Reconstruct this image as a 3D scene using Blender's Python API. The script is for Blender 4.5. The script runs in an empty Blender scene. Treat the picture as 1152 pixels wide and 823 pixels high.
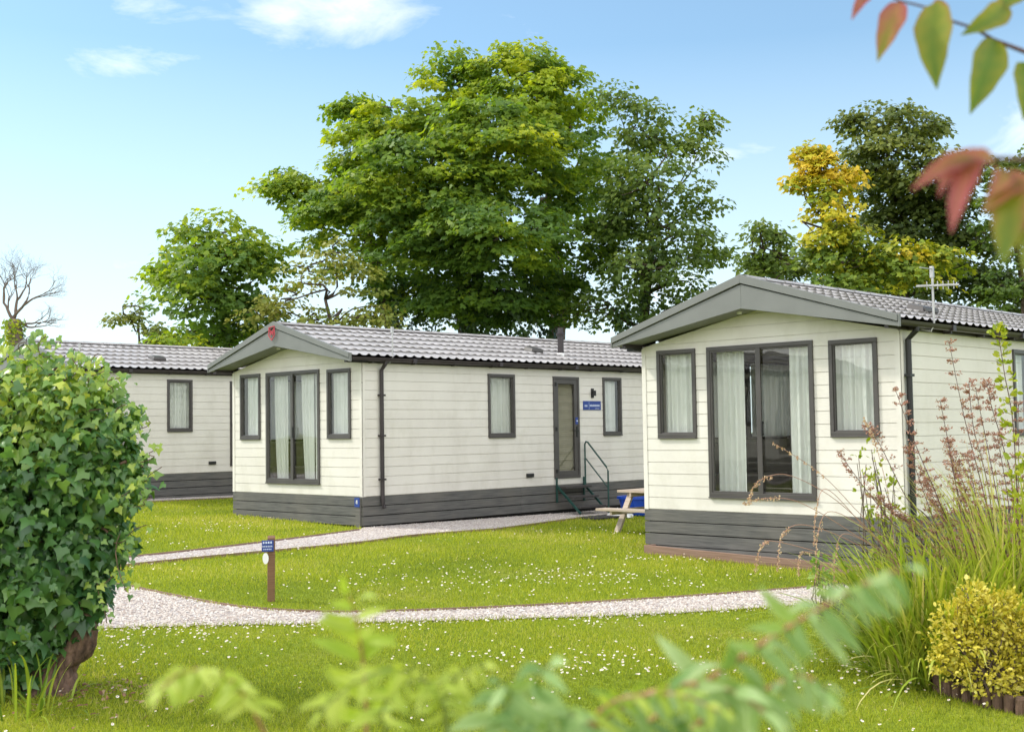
import bpy, math, random
import numpy as np
from mathutils import Vector, Matrix
random.seed(7); rng=np.random.default_rng(7)
sc=bpy.context.scene; COL=sc.collection
# ---------------------------------------------------------------- camera frame (metres; camera 1.74 m above the lawn)
FPX,PT,RO,YAW,CH=1393.3612,.053,-.0151,.7962,1.74
_F=Vector((0,math.cos(PT),math.sin(PT))); _R0=Vector((1,0,0)); _U0=Vector((0,-math.sin(PT),math.cos(PT)))
_R=_R0*math.cos(RO)+_U0*math.sin(RO); _U=_U0*math.cos(RO)-_R0*math.sin(RO)
CAM=Vector((0,0,CH))
def ray(x,y): return _F+_R*((x-576)/FPX)+_U*((411.5-y)/FPX)
def at(x,y,d):                      # the point at depth d (metres along +Y) seen at photo pixel x,y
    r=ray(x,y); return CAM+r*(d/r.y)
def gz(x,y):
    return -.022*max(-30,min(30,x))+.010*max(-10,min(50,y))
def gp(x,y):
    r=ray(x,y); t=-CH/(r.z+.022*r.x-.010*r.y); q=CAM+r*t; return (q.x,q.y)
# ---------------------------------------------------------------- helpers
def tag(o,label,cat,group=None,kind=None):
    if label: o['label']=label
    if cat: o['category']=cat
    if group: o['group']=group
    if kind: o['kind']=kind
    return o
def thing(name,label,cat,loc=(0,0,0),rz=0,group=None):
    o=bpy.data.objects.new(name,None); COL.objects.link(o); o.location=loc; o.rotation_euler=(0,0,rz)
    o.empty_display_size=.2
    return tag(o,label,cat,group)
class MB:
    def __init__(s): s.v=[]; s.f=[]
    def poly(s,pts):
        n=len(s.v); s.v+=[tuple(p) for p in pts]; s.f.append(tuple(range(n,n+len(pts))))
    def box8(s,c):
        n=len(s.v); s.v+=[tuple(p) for p in c]
        for q in ((0,3,2,1),(4,5,6,7),(0,1,5,4),(1,2,6,5),(2,3,7,6),(3,0,4,7)): s.f.append(tuple(n+i for i in q))
    def box(s,x0,y0,z0,x1,y1,z1,M=None):
        c=[(x0,y0,z0),(x1,y0,z0),(x1,y1,z0),(x0,y1,z0),(x0,y0,z1),(x1,y0,z1),(x1,y1,z1),(x0,y1,z1)]
        if M: c=[M(*p) for p in c]
        s.box8(c)
    def beam(s,p,q,w,h,up=(0,0,1)):      # rectangular bar from p to q
        p=Vector(p);q=Vector(q);d=(q-p).normalized(); a=d.cross(Vector(up))
        if a.length<1e-4: a=d.cross(Vector((1,0,0)))
        a.normalize(); b=a.cross(d)
        a*=w/2;b*=h/2
        s.box8([p-a-b,p+a-b,p+a+b,p-a+b,q-a-b,q+a-b,q+a+b,q-a+b])
    def tube(s,pts,rad,n=6,cap=True):
        pts=[Vector(p) for p in pts]
        if not hasattr(rad,'__len__'): rad=[rad]*len(pts)
        base=len(s.v); up=Vector((.13,.21,.97)).normalized()
        for i,p in enumerate(pts):
            d=(pts[min(i+1,len(pts)-1)]-pts[max(i-1,0)])
            d=d.normalized() if d.length>1e-9 else Vector((0,0,1))
            a=d.cross(up)
            if a.length<.1: a=d.cross(Vector((1,0,0)))
            a.normalize(); b=d.cross(a)
            for k in range(n):
                t=2*math.pi*k/n; s.v.append(tuple(p+(a*math.cos(t)+b*math.sin(t))*rad[i]))
        for i in range(len(pts)-1):
            for k in range(n):
                k2=(k+1)%n; s.f.append((base+i*n+k,base+i*n+k2,base+(i+1)*n+k2,base+(i+1)*n+k))
        if cap:
            s.f.append(tuple(base+k for k in range(n))[::-1]); e=base+(len(pts)-1)*n; s.f.append(tuple(e+k for k in range(n)))
    def build(s,name,mat,parent=None,smooth=False,bevel=0):
        me=bpy.data.meshes.new(name); me.from_pydata(s.v,[],s.f); me.materials.append(mat); me.update()
        if smooth: me.polygons.foreach_set('use_smooth',[True]*len(me.polygons))
        o=bpy.data.objects.new(name,me); COL.objects.link(o)
        if parent: o.parent=parent
        if bevel:
            m=o.modifiers.new('b','BEVEL'); m.width=bevel; m.segments=2; m.limit_method='ANGLE'
        return o
def np_mesh(name,V,Fc,mat,parent=None,var=None,smooth=False):
    V=np.asarray(V,dtype=np.float32); Fc=np.asarray(Fc,dtype=np.int32); k=Fc.shape[1]
    me=bpy.data.meshes.new(name); me.vertices.add(len(V)); me.vertices.foreach_set('co',V.ravel())
    me.loops.add(Fc.size); me.loops.foreach_set('vertex_index',Fc.ravel())
    me.polygons.add(len(Fc)); me.polygons.foreach_set('loop_start',np.arange(0,Fc.size,k,dtype=np.int32))
    if smooth: me.polygons.foreach_set('use_smooth',np.ones(len(Fc),dtype=bool))
    if var is not None:
        a=me.attributes.new('var','FLOAT','POINT'); a.data.foreach_set('value',np.asarray(var,dtype=np.float32))
    me.materials.append(mat); me.update(calc_edges=True)
    o=bpy.data.objects.new(name,me); COL.objects.link(o)
    if parent: o.parent=parent
    return o
# ---- leaves: template in (along, across, up) units, triangles
def tpl(kind):
    if kind=='kite': return np.array([[0,0,0],[.45,-.42,.10],[1,0,-.06],[.45,.42,.10]]),[(0,1,2),(0,2,3)]
    if kind=='maple':
        return np.array([[0,0,0],[.12,-.5,.06],[.55,-.52,.0],[.62,-.2,.06],[1,0,-.12],[.62,.2,.06],[.55,.52,.0],[.12,.5,.06]]),[(0,1,3),(1,2,3),(0,3,5),(3,4,5),(0,5,7),(5,6,7)]
    if kind=='ivy':
        return np.array([[.08,0,.0],[-.08,-.26,.0],[.22,-.52,-.1],[.48,-.24,.0],[1,0,-.16],[.48,.24,.0],[.22,.52,-.1],[-.08,.26,.0],[.35,0,.05]]),[(0,1,8),(1,2,8),(2,3,8),(3,4,8),(4,5,8),(5,6,8),(6,7,8),(7,0,8)]
    if kind=='oval':
        return np.array([[0,0,0],[.3,-.27,.06],[.7,-.25,.04],[1,0,-.1],[.7,.25,.04],[.3,.27,.06],[.5,0,-.02]]),[(0,1,6),(1,2,6),(2,3,6),(3,4,6),(4,5,6),(5,0,6)]
    if kind=='blade':
        return np.array([[0,-.5,0],[0,.5,0],[1,0,.0]]),[(0,1,2)]
def leaves(name,P,D,N,S,var,mat,kind='kite',parent=None,wid=1.0):
    """P positions, D along directions, N normals, S sizes, var colour value"""
    P=np.asarray(P,float);D=np.asarray(D,float);N=np.asarray(N,float);S=np.asarray(S,float)
    D/=np.linalg.norm(D,axis=1,keepdims=True)+1e-9
    A=np.cross(N,D); A/=np.linalg.norm(A,axis=1,keepdims=True)+1e-9
    N=np.cross(D,A)
    T,F=tpl(kind); k=len(T); n=len(P)
    W=np.broadcast_to(np.asarray(wid,float),(n,))
    V=P[:,None,:]+S[:,None,None]*(T[None,:,0,None]*D[:,None,:]+T[None,:,1,None]*A[:,None,:]*W[:,None,None]+T[None,:,2,None]*N[:,None,:])
    FF=(np.arange(n)[:,None,None]*k+np.array(F)[None]).reshape(-1,3)
    return np_mesh(name,V.reshape(-1,3),FF,mat,parent,np.repeat(var,k))
def rdir(n):
    v=rng.normal(size=(n,3)); return v/np.linalg.norm(v,axis=1,keepdims=True)
# ---------------------------------------------------------------- materials
def nt(name):
    m=bpy.data.materials.new(name); m.use_nodes=True; t=m.node_tree; b=t.nodes['Principled BSDF']; return m,t,b
def nd(t,typ,**kw):
    n=t.nodes.new(typ)
    for k,v in kw.items(): setattr(n,k,v)
    return n
def ramp(t,cols,fac=None,pos=None):
    r=nd(t,'ShaderNodeValToRGB'); e=r.color_ramp.elements
    while len(e)<len(cols): e.new(.5)
    for i,c in enumerate(cols):
        e[i].position=pos[i] if pos else i/(len(cols)-1); e[i].color=(*c,1)
    if fac is not None: t.links.new(fac,r.inputs[0])
    return r
def noise(t,scale,detail=4,stretch=None,rough=.55,coord='Object'):
    tc=nd(t,'ShaderNodeTexCoord'); n=nd(t,'ShaderNodeTexNoise'); n.inputs['Scale'].default_value=scale; n.inputs['Detail'].default_value=detail; n.inputs['Roughness'].default_value=rough
    if stretch:
        m=nd(t,'ShaderNodeMapping'); m.inputs['Scale'].default_value=stretch; t.links.new(tc.outputs[coord],m.inputs[0]); t.links.new(m.outputs[0],n.inputs['Vector'])
    else: t.links.new(tc.outputs[coord],n.inputs['Vector'])
    return n
def bump(t,b,h,dist,strength=.6):
    u=nd(t,'ShaderNodeBump'); u.inputs['Strength'].default_value=strength; u.inputs['Distance'].default_value=dist
    t.links.new(h,u.inputs['Height']); t.links.new(u.outputs[0],b.inputs['Normal']); return u
def mat(name,c,rough=.6,var=.12,scale=3,stretch=None,bd=0,metal=0,bscale=None,spec=.4):
    m,t,b=nt(name); n=noise(t,scale,5,stretch)
    r=ramp(t,[tuple(x*(1-var) for x in c),tuple(min(1,x*(1+var)) for x in c)],n.outputs['Fac'],[.3,.7])
    t.links.new(r.outputs[0],b.inputs['Base Color']); b.inputs['Roughness'].default_value=rough; b.inputs['Metallic'].default_value=metal
    b.inputs['Specular IOR Level'].default_value=spec
    if bd:
        n2=noise(t,bscale or scale*6,4,stretch); bump(t,b,n2.outputs['Fac'],bd)
    return m
def leafmat(name,cols,rough=.45,trans=.3,pos=None,spec=.35):
    m,t,b=nt(name); a=nd(t,'ShaderNodeAttribute',attribute_name='var'); r=ramp(t,cols,a.outputs['Fac'],pos)
    t.links.new(r.outputs[0],b.inputs['Base Color']); b.inputs['Roughness'].default_value=rough; b.inputs['Specular IOR Level'].default_value=spec
    tr=nd(t,'ShaderNodeBsdfTranslucent'); mx=nd(t,'ShaderNodeMixShader'); mx.inputs[0].default_value=trans
    g=nd(t,'ShaderNodeMixRGB',blend_type='MULTIPLY'); g.inputs[0].default_value=1; g.inputs[2].default_value=(1.5,1.45,.5,1)
    t.links.new(r.outputs[0],g.inputs[1]); t.links.new(g.outputs[0],tr.inputs[0])
    t.links.new(b.outputs[0],mx.inputs[1]); t.links.new(tr.outputs[0],mx.inputs[2]); t.links.new(mx.outputs[0],t.nodes['Material Output'].inputs[0])
    return m
M={}
def siding_mat():
    m,t,b=nt('cream_siding'); n=noise(t,1.3,5); r=ramp(t,[(.64,.61,.565),(.71,.685,.635)],n.outputs['Fac'],[.3,.7])
    n2=noise(t,2.6,8,(1,1,.55),.7); r2=ramp(t,[(.74,.73,.66),(1,1,1)],n2.outputs['Fac'],[.33,.52])
    mx=nd(t,'ShaderNodeMixRGB',blend_type='MULTIPLY'); mx.inputs[0].default_value=.32
    t.links.new(r.outputs[0],mx.inputs[1]); t.links.new(r2.outputs[0],mx.inputs[2]); t.links.new(mx.outputs[0],b.inputs['Base Color'])
    b.inputs['Roughness'].default_value=.55
    n3=noise(t,9,4,(.5,.5,14)); bump(t,b,n3.outputs['Fac'],.002,.25); return m
def wood_mat(name,c1,c2,c3):
    m,t,b=nt(name); n=noise(t,4,6,(.6,.6,14)); n2=noise(t,1.1,3)
    r=ramp(t,[c1,c2],n.outputs['Fac'],[.3,.7]); mx=nd(t,'ShaderNodeMixRGB'); 
    f=ramp(t,[(0,0,0),(.6,.6,.6)],n2.outputs['Fac'],[.45,.75]); t.links.new(f.outputs[0],mx.inputs[0])
    t.links.new(r.outputs[0],mx.inputs[1]); mx.inputs[2].default_value=(*c3,1); t.links.new(mx.outputs[0],b.inputs['Base Color'])
    b.inputs['Roughness'].default_value=.75; bump(t,b,n.outputs['Fac'],.006,.6); return m
M['siding']=siding_mat()
M['skirt']=wood_mat('grey_board',(.055,.056,.055),(.135,.132,.125),(.165,.150,.130))
M['barge']=mat('grey_fascia',(.165,.172,.165),.5,.08,2.2,bd=.001)
M['frame']=mat('dark_frame',(.072,.066,.064),.4,.12,3)
M['gutter']=mat('brown_gutter',(.035,.028,.03),.4,.2,4)
M['black']=mat('black_plastic',(.016,.016,.017),.4,.15,5)
M['dark']=mat('gap_shade',(.012,.011,.01),.9,.2,5)
def roof_mat():
    m,t,b=nt('roof_tile'); n=noise(t,1.6,8,None,.7); n2=noise(t,30,3)
    r=ramp(t,[(.33,.31,.30),(.50,.48,.48)],n.outputs['Fac'],[.3,.7]); r2=ramp(t,[(.88,.86,.85),(1,1,1)],n2.outputs['Fac'],[.3,.6])
    mx=nd(t,'ShaderNodeMixRGB',blend_type='MULTIPLY'); mx.inputs[0].default_value=1
    t.links.new(r.outputs[0],mx.inputs[1]); t.links.new(r2.outputs[0],mx.inputs[2]); t.links.new(mx.outputs[0],b.inputs['Base Color'])
    b.inputs['Roughness'].default_value=.42; b.inputs['Specular IOR Level'].default_value=.6; return m
M['roof']=roof_mat()
def glass_mat():
    m,t,b=nt('window_glass'); t.nodes.remove(b)
    tr=nd(t,'ShaderNodeBsdfTransparent'); tr.inputs[0].default_value=(.93,.96,.94,1); gl=nd(t,'ShaderNodeBsdfGlossy'); gl.inputs['Roughness'].default_value=.015
    fr=nd(t,'ShaderNodeLayerWeight'); fr.inputs['Blend'].default_value=.5; pw=nd(t,'ShaderNodeMath',operation='POWER'); pw.inputs[1].default_value=4.5; t.links.new(fr.outputs['Facing'],pw.inputs[0])
    mp=nd(t,'ShaderNodeMath',operation='MULTIPLY_ADD'); mp.inputs[1].default_value=.9; mp.inputs[2].default_value=.10; mp.use_clamp=True
    t.links.new(pw.outputs[0],mp.inputs[0]); mx=nd(t,'ShaderNodeMixShader'); t.links.new(mp.outputs[0],mx.inputs[0])
    n=noise(t,1.5,2); u=nd(t,'ShaderNodeBump'); u.inputs['Distance'].default_value=.004; u.inputs['Strength'].default_value=.5; t.links.new(n.outputs['Fac'],u.inputs['Height']); t.links.new(u.outputs[0],gl.inputs['Normal'])
    t.links.new(tr.outputs[0],mx.inputs[1]); t.links.new(gl.outputs[0],mx.inputs[2]); t.links.new(mx.outputs[0],t.nodes['Material Output'].inputs[0]); return m
M['glass']=glass_mat()
def curtain_mat():
    m,t,b=nt('curtain_voile'); n=noise(t,9,3,(1,1,.15)); r=ramp(t,[(.80,.81,.78),(.92,.92,.90)],n.outputs['Fac'],[.3,.7])
    t.links.new(r.outputs[0],b.inputs['Base Color']); b.inputs['Roughness'].default_value=.9
    tr=nd(t,'ShaderNodeBsdfTranslucent'); t.links.new(r.outputs[0],tr.inputs[0]); mx=nd(t,'ShaderNodeMixShader'); mx.inputs[0].default_value=.2
    t.links.new(b.outputs[0],mx.inputs[1]); t.links.new(tr.outputs[0],mx.inputs[2]); t.links.new(mx.outputs[0],t.nodes['Material Output'].inputs[0]); return m
M['curtain']=curtain_mat()
M['inwall']=mat('interior_panel',(.66,.60,.52),.7,.1,2); M['sofa']=mat('sofa_fabric',(.36,.33,.31),.9,.15,8); M['infloor']=mat('interior_floor',(.30,.24,.19),.5,.2,4)
M['rose']=mat('rose_cushion',(.35,.07,.07),.9,.15,8)
M['blind']=mat('door_blind',(.27,.24,.17),.8,.12,6)
M['blue']=mat('blue_sign',(.02,.05,.24),.4,.1,5); M['white']=mat('white_paint',(.78,.78,.76),.4,.05,5)
M['lettering']=mat('pale_lettering',(.5,.56,.72),.5,.1,30)
M['red']=mat('red_emblem',(.45,.05,.07),.5,.1,5)
M['rail']=mat('green_rail',(.018,.06,.05),.4,.2,6); M['steel']=mat('galvanised_steel',(.42,.42,.42),.4,.2,9,metal=.6)
M['tread']=mat('dark_tread',(.055,.05,.048),.8,.2,7,bd=.002)
M['timber']=wood_mat('pale_timber',(.33,.26,.20),(.50,.41,.33),(.42,.37,.32))
M['post']=wood_mat('brown_timber',(.13,.065,.03),(.22,.12,.06),(.16,.10,.06))
M['edge']=wood_mat('edging_board',(.17,.10,.07),(.27,.17,.125),(.22,.15,.12))
M['tub']=mat('blue_plastic',(.01,.06,.42),.35,.1,4)
M['bark']=mat('tree_bark',(.075,.055,.04),.9,.35,3,(3,3,.7),.03,bscale=14)
M['twig']=mat('grey_twig',(.16,.12,.10),.9,.25,5)
M['stump']=mat('red_brown_bark',(.135,.082,.058),.85,.7,9,(3,3,1),.02,bscale=22)
def gravel_mat(name='gravel'):
    m,t,b=nt(name); tc=nd(t,'ShaderNodeTexCoord'); v=nd(t,'ShaderNodeTexVoronoi'); v.inputs['Scale'].default_value=55; t.links.new(tc.outputs['Object'],v.inputs[0])
    r=ramp(t,[(.20,.15,.14),(.42,.35,.33),(.58,.52,.49),(.70,.67,.64)],None,[0,.25,.6,1]); sp=nd(t,'ShaderNodeSeparateColor'); t.links.new(v.outputs['Color'],sp.inputs[0]); t.links.new(sp.outputs[0],r.inputs[0])
    t.links.new(r.outputs[0],b.inputs['Base Color']); b.inputs['Roughness'].default_value=.9
    bump(t,b,v.outputs['Distance'],.02,.9); return m
M['gravel']=gravel_mat()
def lawn_mat():
    m,t,b=nt('lawn_soil'); n=noise(t,.55,6); n2=noise(t,38,3); r=ramp(t,[(.14,.19,.02),(.20,.26,.025),(.30,.31,.06)],n.outputs['Fac'],[.3,.5,.7])
    r2=ramp(t,[(.6,.6,.55),(1.2,1.2,1.1)],n2.outputs['Fac'],[.35,.65]); mx=nd(t,'ShaderNodeMixRGB',blend_type='MULTIPLY'); mx.inputs[0].default_value=1
    t.links.new(r.outputs[0],mx.inputs[1]); t.links.new(r2.outputs[0],mx.inputs[2]); t.links.new(mx.outputs[0],b.inputs['Base Color']); b.inputs['Roughness'].default_value=1; b.inputs['Specular IOR Level'].default_value=.1
    bump(t,b,n2.outputs['Fac'],.03,.8); return m
M['lawn']=lawn_mat()
M['stone']=leafmat('gravel_stone',[(.36,.28,.24),(.50,.43,.38),(.58,.52,.47),(.70,.66,.61)],.85,0.0)
M['grass']=leafmat('grass_blade',[(.16,.22,.022),(.31,.37,.028),(.44,.46,.045),(.58,.52,.20)],.5,.35,[0,.4,.8,1])
M['grass'].node_tree.nodes['Principled BSDF'].inputs['Specular IOR Level'].default_value=.2
M['daisy']=leafmat('daisy_petal',[(.72,.32,.03),(.82,.81,.78)],.6,.1,[.05,.1])
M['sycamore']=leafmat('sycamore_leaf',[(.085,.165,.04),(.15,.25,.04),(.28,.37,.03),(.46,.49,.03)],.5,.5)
M['alder']=leafmat('alder_leaf',[(.07,.125,.035),(.14,.21,.045),(.25,.31,.06)],.45,.45)
M['olive']=leafmat('loose_leaf',[(.09,.14,.025),(.18,.22,.035),(.30,.30,.06)],.5,.3)
M['darkleaf']=leafmat('dark_leaf',[(.055,.09,.028),(.12,.16,.035),(.25,.27,.05)],.45,.35)
M['goldleaf']=leafmat('gold_leaf',[(.06,.12,.02),(.19,.26,.02),(.46,.42,.02),(.58,.42,.03)],.5,.3,[0,.4,.75,1])
M['ivydark']=leafmat('trunk_ivy',[(.03,.07,.022),(.08,.14,.04)],.35,.15)
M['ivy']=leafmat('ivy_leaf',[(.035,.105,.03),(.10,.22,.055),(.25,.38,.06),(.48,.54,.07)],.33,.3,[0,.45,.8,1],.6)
M['euon']=leafmat('golden_leaf',[(.34,.33,.03),(.60,.52,.06),(.82,.75,.24)],.45,.25)
M['blade']=leafmat('strap_leaf',[(.11,.20,.025),(.27,.36,.035),(.46,.50,.09),(.62,.54,.25)],.45,.3,[0,.45,.8,1])
M['straw']=leafmat('straw_stem',[(.42,.24,.17),(.55,.38,.24),(.60,.48,.30)],.7,.1)
M['seed']=leafmat('seed_head',[(.27,.12,.10),(.40,.21,.16),(.52,.33,.25)],.8,.15)
M['lime']=leafmat('lime_leaf',[(.22,.30,.02),(.42,.44,.03)],.45,.35)
M['plum']=mat('plum_stem',(.10,.05,.045),.6,.2,8)
M['forel']=leafmat('spray_leaf',[(.14,.27,.04),(.24,.37,.07),(.36,.46,.10)],.5,.35)
M['forey']=leafmat('young_leaf',[(.30,.42,.04),(.50,.56,.12)],.5,.35)
M['foreb']=leafmat('grey_green_leaf',[(.15,.27,.08),(.28,.41,.15),(.42,.53,.26)],.5,.3)
M['pinkstem']=mat('pink_stem',(.42,.20,.13),.6,.15,8)
M['greenstem']=mat('green_stem',(.20,.24,.08),.6,.15,8)
M['autumn']=leafmat('turning_leaf',[(.10,.18,.015),(.22,.23,.02),(.33,.15,.06),(.33,.08,.09)],.4,.4,[0,.35,.65,1])
M['log']=mat('log_edging',(.13,.08,.055),.9,.3,9,(3,3,1),.01)
M['soil']=mat('bed_soil',(.06,.04,.028),1,.3,12,bd=.03)
# ---------------------------------------------------------------- static caravans
W,H=3.66,2.15
RIDGE,EAVE,OV=2.85,2.22,.20
def fr(a,z,o): return (-o,a,z)
def sd(a,z,o): return (a,-o,z)
def mk_fs(L):
    return (lambda a,z,o:(L+o,a,z)),(lambda a,z,o:(a,W+o,z))
def wall_mesh(mb,Mf,length,openings,gable=False,row=.1536):
    top=lambda a: 2.135+(.375*(1-abs(a-W/2)/(W/2))) if gable else H
    zs={0.0}; z=0.0
    while z<(2.52 if gable else H):
        zs.add(round(z,4)); zs.add(round(z+.009,4)); z+=row
    for a0,a1,z0,z1 in openings: zs.add(z0);zs.add(z1)
    zs.add(2.51 if gable else H); 
    if gable: zs.add(2.135)
    zs=sorted(x for x in zs if x<=(2.51 if gable else H))
    def ext(z):
        if not gable or z<=2.135: return 0,length
        d=(z-2.135)/.375*W/2; return d,length-d
    groove=lambda za:(round(za/row-round(za/row),3)<.03 and abs(za-round(za/row)*row)<.004)
    prev=None
    for i in range(len(zs)-1):
        za,zb=zs[i],zs[i+1]
        if zb-za<1e-5: continue
        off=0.0 if groove(za) and zb-za<.0095 else .013
        l0,l1=ext(za),ext(zb)
        cuts=sorted([(a0,a1) for a0,a1,z0,z1 in openings if z0<=za+1e-6 and z1>=zb-1e-6])
        cur0,cur1=l0[0],l1[0]
        for a0,a1 in cuts:
            mb.poly([Mf(cur0,za,off),Mf(a0,za,off),Mf(a0,zb,off),Mf(cur1,zb,off)]); cur0=cur1=a1
        mb.poly([Mf(cur0,za,off),Mf(l0[1],za,off),Mf(l1[1],zb,off),Mf(cur1,zb,off)])
        if prev is not None and prev!=off:
            mb.poly([Mf(l0[0],za,0),Mf(l0[1],za,0),Mf(l0[1],za,.013),Mf(l0[0],za,.013)])
        prev=off
def ring(mb,Mf,a0,a1,z0,z1,w,o0,o1):
    for q in ((a0,z0,a1,z0+w),(a0,z1-w,a1,z1),(a0,z0+w,a0+w,z1-w),(a1-w,z0+w,a1,z1-w)):
        mb.box(q[0],q[1],o0,q[2],q[3],o1,Mf)
def curtain(Mf,a0,a1,z0,z1,off,parent,seed,label=None,gather=0):
    r=random.Random(seed); n=max(24,int((a1-a0)*130)); V=[];F=[]
    ph=r.random()*6; rows=4 if gather else 1
    for j in range(rows+1):
        t=j/rows; zz=z0+(z1-z0)*t
        for i in range(n+1):
            s=i/n; a=a0+(a1-a0)*s
            if gather: a=a0+(a1-a0)*s+gather*(1-t)*(s if gather<0 else (s))*(1-t)
            a_=a0+(a1-a0)*s; w=.026*math.sin(a_*62+ph+1.4*math.sin(a_*13+ph))+.010*math.sin(a_*131+ph)
            V.append(Mf(a,zz,off+w))
    for j in range(rows):
        for i in range(n): q=j*(n+1)+i; F.append((q,q+1,q+n+2,q+n+1))
    o=np_mesh('net_curtain',V,F,M['curtain'],parent,smooth=True); return o
def window(root,Mf,a0,a1,z0,z1,seed,curt=True,name='window'):
    mb=MB(); ring(mb,Mf,a0,a1,z0,z1,.05,-.05,.038); ring(mb,Mf,a0+.05,a1-.05,z0+.05,z1-.05,.016,-.02,.022)
    mb.box(a0+.005,z0-.018,.0,a1-.005,z0-.001,.05,Mf)
    f=mb.build(name,M['frame'],root,bevel=.004)
    g=MB(); g.poly([Mf(a0+.055,z0+.055,.0),Mf(a1-.055,z0+.055,0),Mf(a1-.055,z1-.055,0),Mf(a0+.055,z1-.055,0)]); g.build('pane',M['glass'],f)
    if curt: curtain(Mf,a0+.03,a1-.03,z0+.02,z1-.03,-.10,f,seed)
    return f
def patio(root,a0,a1,z0,z1,seed,curts):
    mb=MB(); ring(mb,fr,a0,a1,z0,z1,.05,-.05,.038); mid=(a0+a1)/2
    ring(mb,fr,a0+.05,mid+.018,z0+.05,z1-.05,.022,-.03,.018); ring(mb,fr,mid-.018,a1-.05,z0+.05,z1-.05,.022,-.012,.030)
    mb.box(mid-.035,z0+.05,.03,mid+.035,z1-.05,.036,fr)
    mb.box(a0,z0-.02,0,a1,z0-.001,.055,fr)
    f=mb.build('patio_door',M['frame'],root,bevel=.004)
    g=MB()
    g.poly([fr(a0+.06,z0+.06,0),fr(mid,z0+.06,0),fr(mid,z1-.06,0),fr(a0+.06,z1-.06,0)]); g.poly([fr(mid,z0+.06,.01),fr(a1-.06,z0+.06,.01),fr(a1-.06,z1-.06,.01),fr(mid,z1-.06,.01)])
    g.build('pane',M['glass'],f)
    h=MB(); h.beam(fr(mid-.055,.95,.055),fr(mid-.055,1.13,.055),.02,.02); h.beam(fr(mid-.055,.97,.03),fr(mid-.055,.97,.055),.02,.02); h.beam(fr(mid-.055,1.11,.03),fr(mid-.055,1.11,.055),.02,.02); h.build('handle',M['black'],f)
    for i,(c0,c1,g_) in enumerate(curts): curtain(fr,c0,c1,z0+.03,z1-.03,-.14,f,seed+i,gather=g_)
    return f
def roof_mesh(mb_parent,L):
    x0,x1=-.39,L+.3; P=.19; nx=int((x1-x0)/P)*8; rows=6; sub=4
    objs=[]
    V=[];F=[]
    for side in (0,1):
        hw=W/2+OV; nv0=len(V); seq=[]
        for r in range(rows):
            for k in range(sub+1): seq.append((r,(r+k/sub)/rows-(.030 if k==0 and r else 0),k/sub))
        for (r,t,k) in seq:
            d=t*hw; z=RIDGE-(RIDGE-EAVE)*t+.004+.016*k
            y=(W/2-d) if side==0 else (W/2+d)
            for i in range(nx+1):
                x=x0+(x1-x0)*i/nx; c=math.cos(2*math.pi*(x-x0)/P); wv=.021*max(0,c+.3)**1.2
                V.append((x,y,z+wv*(.22+.78*k)))
        n=len(seq)
        for j in range(n-1):
            for i in range(nx): q=nv0+j*(nx+1)+i; F.append((q,q+1,q+nx+2,q+nx+1))
    o=np_mesh('roof',V,F,M['roof'],mb_parent)
    c=MB(); 
    n=int((x1-x0)/.42)
    for i in range(n):
        a=x0+(x1-x0)*i/n; b=x0+(x1-x0)*(i+1)/n
        pts=[]
        for X,R_ in ((a,.075),(b+.02,.068)):
            pts.append([(X,W/2+R_*1.25*math.cos(t),RIDGE+.012+R_*.62*math.sin(t)) for t in [math.pi*k/6 for k in range(7)]])
        for k in range(6): c.poly([pts[0][k],pts[0][k+1],pts[1][k+1],pts[1][k]])
    c.build('ridge_cap',M['roof'],o,smooth=False)
    return o
def roof_vent(roof,x,t,w=.32,m='frame'):
    y=W/2-t*(W/2+OV); z=RIDGE-(RIDGE-EAVE)*t
    mb=MB(); 
    c=[(x-w/2,y-.12,z-.01),(x+w/2,y-.12,z-.01),(x+w/2,y+.12,z+.05),(x-w/2,y+.12,z+.05),(x-w/2+.03,y-.10,z+.07),(x+w/2-.03,y-.10,z+.07),(x+w/2-.03,y+.10,z+.12),(x-w/2+.03,y+.10,z+.12)]
    mb.box8(c); mb.box(x-w/2+.02,y-.135,z+.005,x+w/2-.02,y-.118,z+.05); return mb.build('roof_vent',M[m],roof,bevel=.006)
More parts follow.
